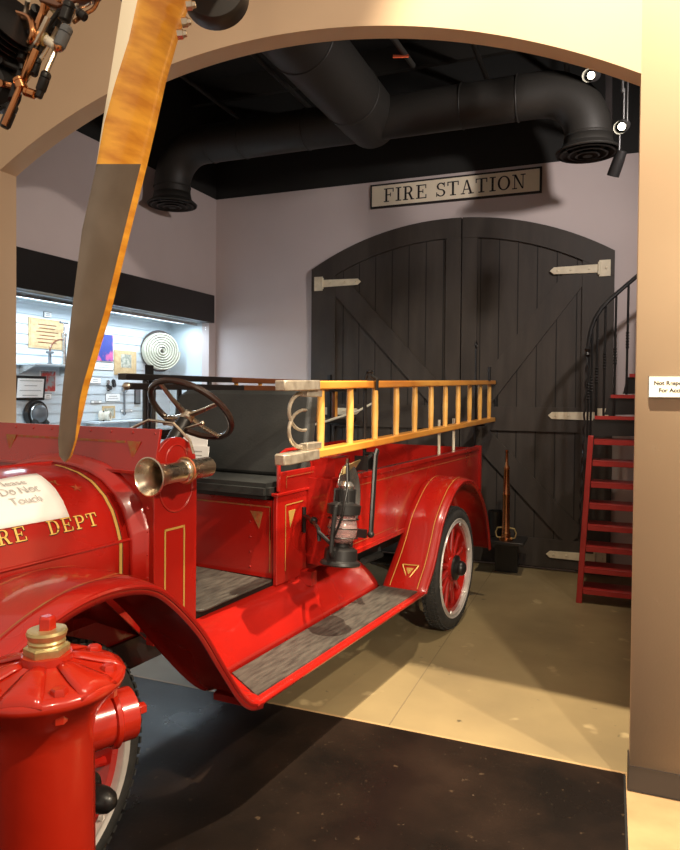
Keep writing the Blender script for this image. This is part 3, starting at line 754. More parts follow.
mb = MB().use('red'); mb.box(-.40,-.362,-1.36,-1.32,.55,.58); mb.box(-.40,-.30,-1.27,-1.22,.535,.60); part(mb, 'step_bracket')
mb = MB().use('leather'); mb.box(2*CV+.385,-.395,SBF-.035,-1.18,.962,1.035,None,.02); part(mb, 'seat_cushion', 'black leather seat cushion')
# backrest with rounded corners, slightly reclined
mb = MB().use('leather'); pr = []
bw0, bw1, bz0, bz1, rr = 2*CV+.36, -.365, 1.035, 1.455, .09
for cx_, cz_, a0 in ((bw1-.02,bz0+.02,-90),(bw1-.04,bz1-.04,0),(bw0+rr,bz1-rr,90),(bw0+.03,bz0+.03,180)):
    q = {bz0+.02:.02, bz1-.04:.04, bz1-rr:rr, bz0+.03:.03}[cz_]
    for k in range(7):
        a = radians(a0+90*k/6); pr.append((cx_+q*cos(a), cz_+q*sin(a)))
def lean(z): return -1.245+(z-1.03)*.16
mb.prism([(v,lean(z),z) for v,z in pr], (0,1,0), .085)
part(mb, 'backrest', 'tall black leather backrest', bevel=.02)

# bed
BU0, BU1, BV, BVL = -1.205, 1.06, -.20, 2*CV+.20
mb = MB().use('red'); mb.box(BV-.02,BV,BU0,BU1,.65,1.035); mb.box(BV-.03,BV+.012,BU0,BU1+.01,1.02,1.045); mb.box(BV-.02,BV+.010,BU0,BU1,.645,.672)
part(mb, 'bed_side', None, bevel=.003)
mb = MB().use('red'); mb.box(BVL,BVL+.02,BU0,BU1,.65,1.035); mb.box(BVL-.012,BVL+.03,BU0,BU1+.01,1.02,1.045); part(mb, 'bed_side')
mb = MB().use('red'); mb.box(BVL+.02,BV-.02,BU0,BU0+.02,.62,1.035); part(mb, 'bed_front')
mb = MB().use('red'); mb.box(BVL+.02,BV-.02,BU1-.02,BU1,.65,1.035); part(mb, 'tailgate')
mb = MB().use('red'); mb.box(BV-.03,BV+.02,BU1-.0,BU1+.025,.62,1.05); part(mb, 'corner_post')
mb = MB().use('black'); mb.box(BVL+.02,BV-.02,BU0+.02,BU1-.02,.645,.665); part(mb, 'bed_floor')
mb = MB().use('red'); mb.box(BVL+.12,BV-.05,-1.14,-.98,.665,1.13); part(mb, 'hose_box', 'dark red box behind the seat')
mb = MB().use('goldfade'); stripe(mb, [(BV+.0005,BU0+.1,.985),(BV+.0005,BU1-.05,.985)], .0025); stripe(mb, [(BV+.0005,BU0+.1,.70),(BV+.0005,-.55,.70)], .002); part(mb, 'bed_stripe', 'worn gold pinstripe')
for u in (.32,.62):
    mb = MB().use('hinge'); mb.tube([(BV-.05,u,.95),(BV-.05,u,1.27)], .010, 8); part(mb, 'stake', 'thin pale upright stake')

# running board, mat, apron
mb = MB().use('red'); mb.prism([(-.024,-2.11,.355),(.004,-.60,.355),(-.245,-.60,.355),(-.245,-1.95,.355),(-.20,-2.12,.355)], (0,0,1), .025)
mb.tube([(-.024,-2.11,.372),(.003,-.60,.372)], .013, 8)
rb = part(mb, 'running_board', None, bevel=.003)
mb = MB().use('mat'); mb.prism([(-.048,-2.07,.380),(-.022,-.62,.380),(-.238,-.62,.380),(-.238,-1.96,.380)], (0,0,1), .006)
part(mb, 'board_mat', 'worn grey ribbed step mat', rb)
rows = []
for k in range(27):
    u = -2.06+(2.06-.63)*k/26
    t = min(1, max(0, (u+1.30)/.25)); t = t*t*(3-2*t)
    vt = -.385; zt = .572
    e_ = max(0, (u+.80)/.17)          # rear end cut back in a curve
    row = []
    for j in range(9):
        s = j/8; v = -.245+(vt+.245)*(1-(1-s)**.7 if s < 1 else 1); z = .378+(zt-.378)*(s**.85)
        row.append((v, u-(.10*e_*s**1.3 if e_ > 0 else 0)*1.2, z))
    row.append((-.386, row[-1][1]-.01*e_, .572+.10*t))
    rows.append(row)
mb = MB().use('red'); mb.grid(rows); part(mb, 'apron', None, solid=.006)
mb = MB().use('gold'); stripe(mb, [(-.3345,-1.92,.500+.004),(-.3345,-1.32,.500+.004)], .0025, (.72,0,.69), .009); part(mb, 'apron_stripe', 'yellow pinstripe')

# fenders: rows across, path along (u, z, v_out, v_in)
def interp(path, n):
    # Catmull-Rom through path rows
    P = [list(p) for p in path]; P = [P[0]]+P+[P[-1]]; out = []
    for i in range(1, len(P)-2):
        for k in range(n):
            t = k/n; out.append([.5*((2*b)+(-a+c)*t+(2*a-5*b+4*c-d)*t*t+(-a+3*b-3*c+d)*t**3) for a,b,c,d in zip(P[i-1],P[i],P[i+1],P[i+2])])
    out.append(P[-2]); return out
def fender(path, mirror=False, stripes=True, name='fender', lip=.028):
    P = interp(path, 6); rows = []
    mv = (lambda v: 2*CV-v) if mirror else (lambda v: v)
    for i, (u, z, vo, vi) in enumerate(P):
        a = P[max(i-1,0)]; b = P[min(i+1,len(P)-1)]; t = V((0,b[0]-a[0],b[1]-a[1])).normalized(); n = V((0,-t.z,t.y))
        if n.z < 0 and abs(n.z) > .5: n = -n
        c = V((0,u,z)); row = []
        for s, h in ((0,-lip),(0,-.006),(.02,.001),(.15,.008),(.5,.014),(.85,.010),(.98,.002),(1,-.006)):
            q = c + n*h; row.append((mv(vo+(vi-vo)*s), q.y, q.z))
        rows.append(row)
    mb = MB().use('red'); mb.grid(rows)
    o = part(mb, name, None, solid=.006, smooth=50)
    mb = MB().use('red'); mb.tube([rows[i][1] for i in range(len(rows))], .009, 8); part(mb, 'rolled_edge', None, o)
    if stripes:
        mb = MB().use('goldfade' if stripes == 2 else 'gold')
        for s0 in (.16,.80):
            r1, r2 = [], []
            for i, (u, z, vo, vi) in enumerate(P):
                a = P[max(i-1,0)]; b = P[min(i+1,len(P)-1)]; t = V((0,b[0]-a[0],b[1]-a[1])).normalized(); n = V((0,-t.z,t.y))
                if n.z < 0 and abs(n.z) > .5: n = -n
                for r, s in ((r1,s0),(r2,s0+.018)):
                    h = .016
                    q = V((0,u,z)) + n*h; r.append((mv(vo+(vi-vo)*s), q.y, q.z))
            lo_, hi_ = (4, len(P)-3) if stripes != 3 else (2, len(P)-2)
            mb.grid([r1[lo_:hi_], r2[lo_:hi_]])
        part(mb, 'fender_stripe', 'yellow pinstripe', o)
    return o, P
FF = [(-3.42,.52,-.05,-.42),(-3.32,.68,-.05,-.40),(-3.18,.770,-.05,-.39),(-3.004,.866,-.05,-.385),(-2.895,.907,-.05,-.38),(-2.803,.925,-.05,-.38),(-2.703,.925,-.05,-.38),(-2.591,.902,-.05,-.38),(-2.50,.845,-.05,-.37),(-2.374,.715,-.045,-.35),(-2.28,.575,-.035,-.31),(-2.19,.448,-.028,-.26),(-2.13,.392,-.024,-.235),(-2.07,.376,-.018,-.235)]
RF = [(-.60,.372,.012,-.235),(-.585,.40,.015,-.235),(-.50,.500,.02,-.225),(-.42,.62,.02,-.21),(-.346,.728,.02,-.205),(-.194,.845,.02,-.20),(-.09,.892,.02,-.20),(.009,.912,.02,-.20),(.13,.905,.02,-.20),(.259,.868,.02,-.20),(.40,.775,.02,-.20),(.52,.64,.02,-.20),(.59,.50,.02,-.20),(.63,.37,.02,-.20)]
fender(FF, stripes=2, name='front_fender'); fender(FF, True, 0, 'front_fender')
o, RP = fender(RF, stripes=1, name='rear_fender'); fender(RF, True, 0, 'rear_fender')
# gold triangle badge at the foot of the rear fender
mb = MB().use('gold'); c = V((-.10,-.535,.462)); d = V((0,.57,.82)); n = V((0,-.82,.57))
tri = lambda s: [c+V((-.048*s,0,0))+d*.03*s+n*.014, c+V((.048*s,0,0))+d*.035*s+n*.014, c-d*.055*s+n*.014]
for a, b in zip(tri(1), tri(1)[1:]+tri(1)[:1]): mb.tube([a,b], .004, 6)
mb.prism(tri(.45), n, .002); part(mb, 'emblem', 'gold outlined triangle ornament')
# inner valances hiding the gap between front fender and hood
mb = MB().use('red'); 
mb.grid([[(-.38,-3.35,.66),(-.402,-3.35,.72)],[(-.38,-3.1,.79),(-.402,-3.1,.74)],[(-.375,-2.90,.87),(-.402,-2.9,.75)],[(-.375,-2.7,.89),(-.402,-2.7,.75)],[(-.365,-2.5,.81),(-.402,-2.5,.72)],[(-.345,-2.30,.60),(-.402,-2.28,.60)]]); part(mb, 'valance', None, solid=.004)
mb = MB().use('red'); mb.box(-.412,-.404,-3.35,-2.27,.58,.75); part(mb, 'splash_apron')

# steering
Sc = V((-.565,-1.82,1.370)); ax = V((.0,.66,.75)).normalized()
a_ = V((1,0,0)); b_ = ax.cross(a_)
mb = MB().use('wooddark'); mb.ring(Sc,ax,.182,.0135,48,10)
M['wheelrim'] = mat('dark_wheel_rim', (.030,.014,.010), .3, coat=.4); mb.mats = ['wheelrim']
sw = part(mb, 'steering_wheel', 'dark wooden steering wheel rim')
for k in range(4):
    an = radians(74+90*k); d = a_*cos(an)+b_*sin(an)
    mb = MB().use('nickel'); mb.tube([Sc-ax*.03+d*.02, Sc-ax*.02+d*.10, Sc-ax*.004+d*.175], [.016,.012,.011], 8, True, .8); part(mb, 'spoke', 'nickel spoke', sw)
mb = MB().use('nickel'); mb.lathe(Sc-ax*.06, ax, [(.022,0),(.030,.01),(.030,.035),(.018,.05),(0,.055)], 20); part(mb, 'hub', 'nickel wheel hub', sw)
mb = MB().use('iron'); mb.tube([Sc-ax*.05, Sc-ax*.30, Sc-ax*.62], .022, 12); mb.tube([Sc-ax*.06, Sc-ax*.20],.03,12); part(mb, 'steering_column', 'black steering column')
mb = MB().use('nickel'); mb.tube([Sc-ax*.09+V((-.02,0,0)), Sc-ax*.06+V((-.12,0,.0))+b_*.02], .005, 8); mb.ball(Sc-ax*.06+V((-.12,0,.0))+b_*.02, .010, 6)
mb.tube([Sc-ax*.10+V((.02,0,0)), Sc-ax*.09+V((.13,0,0))-b_*.03], .005, 8); mb.ball(Sc-ax*.09+V((.13,0,0))-b_*.03, .010, 6); part(mb, 'control_lever', 'small nickel lever')
mb = MB().use('nickel'); mb.tube([(-.58,-2.16,1.30),(-.50,-2.13,1.34),(-.40,-2.11,1.33),(-.34,-2.09,1.27),(-.325,-2.085,1.22)], .006, 8); part(mb, 'horn_cable')

# horn
e0 = V((-.285,-2.355,1.166)); d = V((0,1,.02)).normalized()
mb = MB().use('nickel'); mb.lathe(e0, d, [(.062,.0),(.066,.002),(.064,.008),(.052,.022),(.042,.045),(.036,.075),(.034,.12),(.036,.16),(.030,.16),(.028,.12),(.030,.075),(.036,.045),(.048,.022),(.060,.004),(.062,.0)], 36, False)
hn = part(mb, 'horn', 'polished nickel horn bell')
mb = MB().use('nickel'); mb.lathe(e0+d*.155, d, [(.028,0),(.040,.006),(.043,.012),(.043,.040),(.038,.045),(.036,.05),(.036,.150),(.031,.157),(0,.159)], 32); part(mb, 'horn_motor', 'cylindrical nickel horn motor', hn)
mb = MB().use('goldfade'); mb.tube([e0+d*.11+V((-.02,0,-.02)), e0+d*.12+V((-.065,0,-.05))], .012, 8); mb.ring(e0+d*.18,d,.044,.005,24,6); part(mb, 'horn_bracket', 'brassy horn bracket', hn)

# ladder brackets: near side
def ladder_bracket(u, v, name='ladder_bracket', tall=1.515, low=.76):
    mb = MB().use('iron')
    mb.tube([(v+.035,u-.045,low),(v+.035,u+.0,1.14),(v+.035,u+.02,1.165)], .018, 8, True, .6)
    mb.box(v-.05,v+.02,u-.06,u-.05,1.07,1.14); mb.box(v-.05,v+.02,u-.0,u+.01,1.07,1.13)
    mb.tube([(BV,u-.03,1.06),(v-.02,u-.03,1.10),(v+.02,u-.01,1.145)], .010, 8)
    mb.ball((v+.035,u-.045,low),.018,6); mb.box(v+.01,BV+.0,u-.055,u-.035,low-.02,low+.02)
    mb.tube([(v-.035,u+.02,1.13),(v-.035,u+.02,tall),(v-.02,u+.02,tall+.03)], .010, 8)
    mb.tube([(v-.035,u+.02,1.145),(v+.035,u+.02,1.145)], .010, 8)
    mb.tube([(v+.03,u+.02,1.46),(v+.03,u+.02,tall),(v-.0,u+.02,tall+.015)], .009, 8); mb.lathe((v-.01,u+.02,tall+.015),(0,0,1),[(.012,0),(.012,.015),(.018,.02),(.018,.03),(0,.035)],8)
    part(mb, name, 'black iron ladder bracket')
ladder_bracket(-1.0, -.135)
mb = MB().use('iron'); mb.tube([(-.27,1.20,.90),(-.27,1.20,1.80)], .009, 8); mb.ring((-.27,1.20,1.83),(1,0,0),.022,.006,16,6)
mb.tube([(-.27,1.20,1.20),(-.19,1.20,1.20)], .009, 8); mb.tube([(-.19,1.30,1.55),(-.19,1.30,1.66)], .012, 8); mb.tube([(-.27,1.2,.93),(-.23,1.05,.93)],.009,8); part(mb, 'ladder_bracket', 'black rear bracket with ringed finial')
mb = MB().use('iron')
for (u0, w_) in ((-1.0,.02),(1.2,.015)):
    mb.box(-1.60,-1.57,u0-w_,u0+w_,1.0,1.60); mb.box(-1.60,-1.36,u0-w_,u0+w_,1.165,1.185); mb.box(-1.39,-1.36,u0-w_,u0+w_,.70,1.20)
part(mb, 'ladder_bracket', 'black far side ladder bracket')

# ---------------------------------------------------------------- near ladder (own thing, laid on its edge along the truck)
TM = Matrix.Translation((-.856,4.145,0)) @ Matrix.Rotation(TR,4,'Z')
lad = empty('wooden_ladder', 'honey coloured wooden ladder with metal tips on near side of truck', 'ladder', (0,0,0)); lad.matrix_world = TM
A = V((-.125,-1.82,0)); B = V((-.232,1.53,0)); zb = lambda t: 1.185+.05*t; zt = lambda t: 1.473+.068*t
def lp(t, z): p = A.lerp(B, t); return V((p.x, p.y, z))
for f_ in (zb, zt):
    mb = MB().use('woodlad'); t0, t1 = .035, 1
    a, b = lp(t0, f_(t0)), lp(t1, f_(t1)); d = (b-a).normalized(); s = V((0,0,1)).cross(d).normalized(); up = d.cross(s)
    mb.prism([a+s*.032-up*.018, a+s*.032+up*.018, a-s*.032+up*.018, a-s*.032-up*.018], d, (b-a).length)
    part(mb, 'rail', 'varnished wooden rail', lad, bevel=.006)
for k in range(11):
    t = .101+.0872*k; a = lp(t, zb(t)+.014); b = lp(t, zt(t)-.014); mb = MB().use('rung')
    mb.tube([a, a.lerp(b,.5), b], [.0155,.018,.0155], 12); part(mb, 'rung', None, lad)
for f_, sg in ((zb,1),(zt,-1)):
    a = lp(0, f_(0)); b = lp(.075, f_(.075)); d = (b-a).normalized(); s = V((0,0,1)).cross(d).normalized(); up = d.cross(s)
    mb = MB().use('shoe')
    mb.prism([a+s*.035*c1+d*c2-up*.0205 for c1, c2 in ((.6,.0),(1,.03),(1,.27),(-1,.27),(-1,.03),(-.6,0))], up, .041); part(mb, 'end_shoe', 'pale metal rail end shoe', lad, bevel=.004)
    c = lp(.075, f_(.075)+sg*.035)
    mb = MB().use('shoe'); mb.box(-.02,.02,-.06,.06,-.014,.014,Matrix.Translation(c)); part(mb, 'hook_block', 'metal hook socket', lad, bevel=.003)
    hb = c + V((0,-.075,0))
    pts = [hb + V((.0,-.105*sin(q)+.02*k/12, sg*(.0+.076*(1-cos(q))))) for k, q in enumerate([pi*k/12*1.05 for k in range(13)])]
    mb = MB().use('shoe'); mb.tube(pts, [.0095-.0003*k for k in range(13)], 8); part(mb, 'roof_hook', 'curved metal roof hook', lad)
# black iron end fitting at the rear
mb = MB().use('iron'); a = lp(1, zb(1)); b = lp(1, zt(1)); mb.tube([a+V((0,.12,0)), b+V((0,.12,0))], .014, 8)
for p in (a, b): mb.tube([p, p+V((-.01,.45,0))], .012, 8)
part(mb, 'end_bracket', 'black iron rear end fitting', lad)

# far ladder
fl = empty('extension_ladder', 'dark stained ladder on the far side of truck behind the seat', 'ladder', (0,0,0)); fl.matrix_world = TM
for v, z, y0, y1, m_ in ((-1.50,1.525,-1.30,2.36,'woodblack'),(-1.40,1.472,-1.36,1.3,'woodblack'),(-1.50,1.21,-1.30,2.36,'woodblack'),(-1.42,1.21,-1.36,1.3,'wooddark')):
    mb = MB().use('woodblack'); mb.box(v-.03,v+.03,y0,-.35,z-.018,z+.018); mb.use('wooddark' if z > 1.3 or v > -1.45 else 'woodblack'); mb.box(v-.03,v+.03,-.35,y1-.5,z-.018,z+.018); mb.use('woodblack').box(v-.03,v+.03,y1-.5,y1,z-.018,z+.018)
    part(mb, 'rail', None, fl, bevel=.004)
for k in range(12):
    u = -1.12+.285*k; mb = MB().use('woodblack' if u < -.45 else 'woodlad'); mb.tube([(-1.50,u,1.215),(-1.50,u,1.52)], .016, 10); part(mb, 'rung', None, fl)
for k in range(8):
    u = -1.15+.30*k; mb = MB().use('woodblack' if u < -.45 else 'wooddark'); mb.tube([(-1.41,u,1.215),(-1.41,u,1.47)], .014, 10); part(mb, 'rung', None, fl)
for z in (1.472,1.21): mb = MB().use('nickel'); mb.ball((-1.40,-1.36,z),.022,8,(1.2,1,1)); part(mb, 'end_cap', 'metal rail tip', fl)
# pike pole seen through the ladders
e = empty('pale_hose_line', 'thin pale curved hose line behind the ladder', 'hose'); e.matrix_world = TM
mb = MB().use('hosew'); mb.tube([(-1.30,-.60,1.14),(-1.25,-.1,1.17),(-1.20,.4,1.22),(-1.15,.9,1.30),(-1.12,1.1,1.36)], .010, 8); mb.build('line', None, e)

# ---------------------------------------------------------------- lantern hanging on the truck side
ln = empty('kerosene_lantern', 'black kerosene lantern with pink-tinted glass hanging on truck side', 'lantern'); ln.matrix_world = TM @ Matrix.Translation((-.075,-1.405,.705)) @ Matrix.Rotation(-.13,4,'X') @ Matrix.Diagonal((1.12,1.12,1.0,1))
mb = MB().use('iron'); mb.lathe((0,0,0),(0,0,1),[(.075,-.012),(.080,-.006),(.078,.004),(.066,.012),(.064,.055),(.05,.066),(.03,.07),(.03,.09),(.0,.09)],24); part(mb, 'fuel_tank', None, ln)
mb = MB().use('glassy'); mb.lathe((0,0,.085),(0,0,1),[(.036,0),(.052,.025),(.058,.06),(.052,.10),(.040,.125)],24,False); part(mb, 'glass_globe', 'pink tinted glass globe', ln, solid=.003)
mb = MB().use('iron'); mb.lathe((0,0,.205),(0,0,1),[(.045,0),(.066,.005),(.068,.045),(.045,.055),(.040,.06),(.040,.11),(.030,.12),(.034,.125),(.02,.14),(0,.142)],24)
for k in range(8):
    a = k*pi/4; mb.box(-.002,.002,.03,.046,.25,.32,Matrix.Rotation(a,4,'Z'))
part(mb, 'chimney', None, ln)
MB().use('chrome').lathe((0,0,.322),(0,0,1),[(.034,0),(.036,.012),(.022,.03),(.0,.034)],24).build('chimney_glint_cap', None, ln)  # bright cap added to give the highlight on the chimney top
mb = MB().use('iron')
for s in (-1,1): mb.tube([(0,s*.066,.03),(0,s*.082,.05),(0,s*.078,.16),(0,s*.070,.24),(0,s*.045,.255)], .009, 8)
part(mb, 'side_tube', None, ln)
mb = MB().use('iron'); mb.tube([(0,-.075,.10),(.05,-.11,.20),(.06,-.10,.32),(.03,-.06,.43),(0,.0,.45),(-.02,.05,.42),(-.02,.075,.30),(0,.075,.14)], .005, 8); part(mb, 'bail_handle', None, ln)
mb = MB().use('iron')
for z in (.11,.15,.19): mb.ring((0,0,z),(0,0,1),.061,.0025,24,5)
part(mb, 'wire_guard', None, ln)
# reflector behind the lantern + its bracket (own thing on the truck)
rf = empty('lamp_reflector', 'oval silvery reflector shield behind the hanging lantern', 'reflector'); rf.matrix_world = TM @ Matrix.Translation((-.135,-1.22,.965))
mb = MB().use('chrome'); mb.lathe((0,0,0),(1,-.05,0.05),[(.0,-.018),(.05,-.014),(.09,-.004),(.104,.004),(.108,.004)],32,False)
o = part(mb, 'reflector_dish', None, rf, solid=.003); o.scale = (1,1,1.45)
mb = MB().use('brass'); mb.prism([(.02,-.10,.145),(.03,.02,.165),(.0,.10,.155),(-.04,.12,.11),(-.02,.0,.105),(.02,-.10,.11)], (.5,.2,.3), .03); part(mb, 'hood', 'brassy curved shade', rf, bevel=.004)
mb = MB().use('iron'); mb.tube([(-.075,.06,.09),(-.02,.05,.09)], .012, 8); part(mb, 'mount', None, rf)
lb = MB().use('iron'); lb.tube([(-.365,-1.24,.86),(-.26,-1.33,.86),(-.16,-1.45,.85),(-.15,-1.46,.80)], .009, 8); lb.ball((-.25,-1.34,.86),.019,8); lb.tube([(-.355,-1.25,.90),(-.355,-1.25,.78)], .010, 6); lb.tube([(-.155,-1.46,.84),(-.085,-1.46,.79)], .009, 8)
part(lb, 'lantern_bracket', 'black iron lantern bracket')

# ---------------------------------------------------------------- papers
def bent_sheet(name, rows, label, cat, lines_=None):
    mb = MB().use('paper'); mb.grid(rows); o = mb.build(name, None, None, solid=.0012); tag(o, label, cat); o.matrix_world = TM; return o
hp = []
for i in range(9):
    row = []; q = i/8
    for j in range(9):
        t = j/8; u = (-2.84+.04*q)*(1-t) + (-2.540+.028*q)*t; s = (.108+.172*q)*(1-t) + (.105+.227*q)*t
        p = on_hood(u, s, .005+.006*sin(3*t)*q); row.append(p)
    hp.append(row)
ps = bent_sheet('paper_notice', hp, 'white handwritten paper notice lying curled on the truck hood', 'paper')
cu = bpy.data.curves.new('writing', 'FONT'); cu.body = 'Please\nDo Not\nTouch'; cu.size = .042; cu.extrude = 0; cu.align_x = 'CENTER'
to = bpy.data.objects.new('writing', cu); col.objects.link(to)
me = bpy.data.meshes.new_from_object(to.evaluated_get(bpy.context.evaluated_depsgraph_get())); bpy.data.objects.remove(to)
for vtx in me.vertices:
    x, y = vtx.co.x, vtx.co.y; p = on_hood(-2.655+x, .255+y, .0128); vtx.co = p
me.materials.clear(); me.materials.append(M['ink']); to = bpy.data.objects.new('writing', me); col.objects.link(to); to.parent = ps
e = empty('seat_card', 'white card leaning on the black seat behind steering wheel', 'card'); e.matrix_world = TM @ Matrix.Translation((-1.02,-1.33,1.04)) @ Matrix.Rotation(-.12,4,'X')
MB().use('paper').box(-.13,.13,-.004,.0,0,.19).build('sheet', None, e)
MB().use('paper').box(-.10,.15,-.012,-.008,0,.13).build('sheet', None, e)
m2 = MB().use('ink')
for k in range(5): m2.box(-.09,.11,-.0135,-.0122,.02+.02*k,.026+.02*k)
m2.build('writing', None, e)

# ================================================================== HYDRANT
hc = V((-.957,.957,0))
hy = empty('fire_hydrant', 'bright red fire hydrant with brass collar in the foreground', 'hydrant', hc)
def hpart(mb, name, label=None, **k):
    o = mb.build(name, None, hy, **k)
    if label: o['label'] = label
    return o
mb = MB().use('hydrant'); mb.lathe((0,0,0),(0,0,1),[(.145,0),(.145,.035),(.10,.045),(.092,.08),(.086,.5),(.084,.84),(.088,.865),(.104,.89),(.124,.912),(.132,.922)],48); hpart(mb, 'barrel', None, smooth=50)
mb = MB().use('hydrant'); mb.lathe((0,0,0),(0,0,1),[(.127,.920),(.135,.923),(.138,.930),(.138,.938),(.134,.944),(.122,.949),(.10,.953),(.075,.960),(.055,.966),(.045,.970),(.044,.984),(0,.985)],48)
hpart(mb, 'bonnet', None, smooth=50)
for k in range(6):
    a = radians(25+60*k); d = V((cos(a),sin(a),0)); mb = MB().use('hydrant')
    mb.lathe(d*.112+V((0,0,.944)),(0,0,1),[(.015,-.0),(.015,.012),(.012,.016),(.0,.017)],6); hpart(mb, 'bonnet_bolt')
    mb = MB().use('hydrant'); mb.lathe(d*.114+V((0,0,.900)),(0,0,1),[(.013,.0),(.013,.022)],6); hpart(mb, 'bonnet_nut')
for k in range(6):
    a = radians(55+60*k); d = V((cos(a),sin(a),0)); s = V((-sin(a),cos(a),0)); mb = MB().use('hydrant')
    mb.grid([[d*r+s*w*q+V((0,0,z+.006*(1-q*q))) for q in (-1,-.6,-.2,.2,.6,1)] for r, w, z in ((.040,.014,.970),(.06,.020,.966),(.085,.028,.958),(.115,.036,.950),(.133,.040,.938))]); hpart(mb, 'bonnet_rib', None, solid=.003, smooth=60)
mb = MB().use('brass'); mb.lathe((0,0,.982),(0,0,1),[(.038,0),(.040,.003),(.040,.015),(.036,.018)],6); mb.lathe((0,0,.999),(0,0,1),[(.034,-.002),(.031,.003),(.033,.008),(.031,.012),(.034,.017),(.036,.024),(.034,.029),(.024,.030)],28); hpart(mb, 'operating_collar', 'cast brass hex collar', smooth=30)
mb = MB().use('hydrant'); mb.lathe((0,0,1.026),(0,0,1),[(.0165,0),(.0155,.024),(.012,.027),(0,.027)],5); hpart(mb, 'operating_nut', 'red pentagonal operating nut', smooth=20, bevel=.0015)
def nozzle(ang, z, R, L_, big=1):
    d = V((cos(ang),sin(ang),0)); mb = MB().use('hydrant'); o = V((0,0,z))
    mb.lathe(o+d*.06, d, [(R,0),(R,L_-.045),(R*1.12,L_-.043),(R*1.15,L_-.035),(R*1.0,L_-.030),(R*1.0,L_+.002),(R*.80,L_+.008),(R*.3,L_+.010),(.013,L_+.012)],36)
    n = hpart(mb, 'nozzle_cap', None, smooth=40)
    mb = MB().use('hydrant'); mb.lathe(o+d*(.06+L_+.008), d, [(.014,0),(.012,.026),(0,.027)],5); q = mb.build('cap_nut', None, n, smooth=20, bevel=.0015)
ang = yaw + radians(41)
nozzle(ang, .822, .051, .098); nozzle(ang+1.9, .80, .044, .09)
hy.scale = (1,1,.982)
# ================================================================== PROPELLER AND AERO ENGINE
stn = [(462,64,67),(459,61.5,70),(455,59,72.5),(440,58,77),(400,61.7,86),(385,63,89.5),(308,72,112),(230,82,131),(170,95.5,146),(164,96.3,147.5),(123,102.5,157),(84,109,165.6),(40,116,178),(0,122,191),(-40,132,202),(-90,152,212)]
DP = 1.5
prop = empty('wooden_propeller', 'large varnished wooden propeller blade with dark sheathed tip hanging overhead', 'propeller', at(185,-110,DP))
pm = Matrix.Translation(-V(prop.location))
rows = []; idx = []
NB = 12
for k, (y, xl, xr) in enumerate(stn):
    f = k/(len(stn)-1); th_ = .004 + .036*min(1,f*1.4)**1.5 if k > 0 else .003
    wood = 6.5 if y < 440 else 2
    crm = 0 if y > 150 else (150-y)/150*17*min(1,(150-y)/150+.3)  # width of the painted bright strip along the blade edge
    cream = .004 + min(crm/(xr-xl), .22) ; wd_ = 1 - wood/(xr-xl) if y > 160 else 1 - 4/(xr-xl)
    ts = [0, cream, cream+.1] + [cream+.1+(wd_-.1-cream-.1)*q/5 for q in range(1,5)] + [wd_-.08, wd_, 1]
    front = []; back = []
    yr = y - (xr-xl)*.0
    tw = .05*(1-f)                                    # slight twist in depth
    for t in ts:
        px = xl+(xr-xl)*t; prof = 4*t*(1-t); base = .0 + tw*(t-.5)*2 + .05*f*(t-.5)*2
        front.append(at(px, yr, DP + base - th_*.55*prof**.6) - V(prop.location))
        back.append(at(px, yr, DP + base + th_*.75*prof**.8 + .001) - V(prop.location))
    rows.append(front + back[::-1][1:-1])
mb = MB()
for m_ in ('propwood','proplit','sheath'): mb.use(m_)
R_ = [[mb.bm.verts.new(p) for p in r] for r in rows]; nf = 10; n_ = len(rows[0])
for i in range(len(R_)-1):
    ytop = stn[i+1][0]
    for j in range(n_):
        f_ = mb.fv([R_[i][j], R_[i][(j+1)%n_], R_[i+1][(j+1)%n_], R_[i+1][j]])
        mi = 'propwood'
        if ytop >= 163.9:
            if j < nf-2 or j >= nf+0: mi = 'sheath'
            if j == nf-2 and i > 2: mi = 'propwood'
        elif j == 0: mi = 'proplit'
        if f_: f_.material_index = mb.mats.index(mi)
mb.fv(R_[0][::-1]); mb.fv(R_[-1])
b1 = mb.build('blade', None, prop, smooth=60)
# opposite blade and hub above the frame
fwd = fw.copy(); hubc = V((0,0,0)); 
MB().use('propwood').lathe(hubc-fwd*.07, fwd, [(.0,0),(.11,.002),(.115,.02),(.115,.12),(.11,.14),(0,.142)],32).build('hub', None, prop)
MB().use('iron').lathe(hubc-fwd*.10, fwd, [(.0,0),(.03,.002),(.035,.02),(.085,.025),(.088,.034),(0,.035)],32).build('hub_plate', None, prop)
axis = (at(185,-110,DP)-at(66,460,DP)).normalized(); sd = axis.cross(fwd).normalized()
mb = MB().use('propwood'); rws = []
for f in [k/8 for k in range(9)]:
    c = axis*(.05+1.15*f); w_ = (.075-.03*f) if f < .99 else .01
    rws.append([c+sd*w_*cos(q)+fwd*(.03-.024*f)*sin(q) for q in [2*pi*k/12 for k in range(12)]])
mb.grid(rws, True, True).build('blade', None, prop)
for px, py in ((192,5),(187.5,22),(183,34)):
    c = at(px,py,DP-.0)-V(prop.location)
    MB().use('nickel').lathe(c, CR+CU*.1, [(.011,-.012),(.011,.0),(.008,.002),(.007,.008),(0,.009)],6).build('bolt', None, prop)

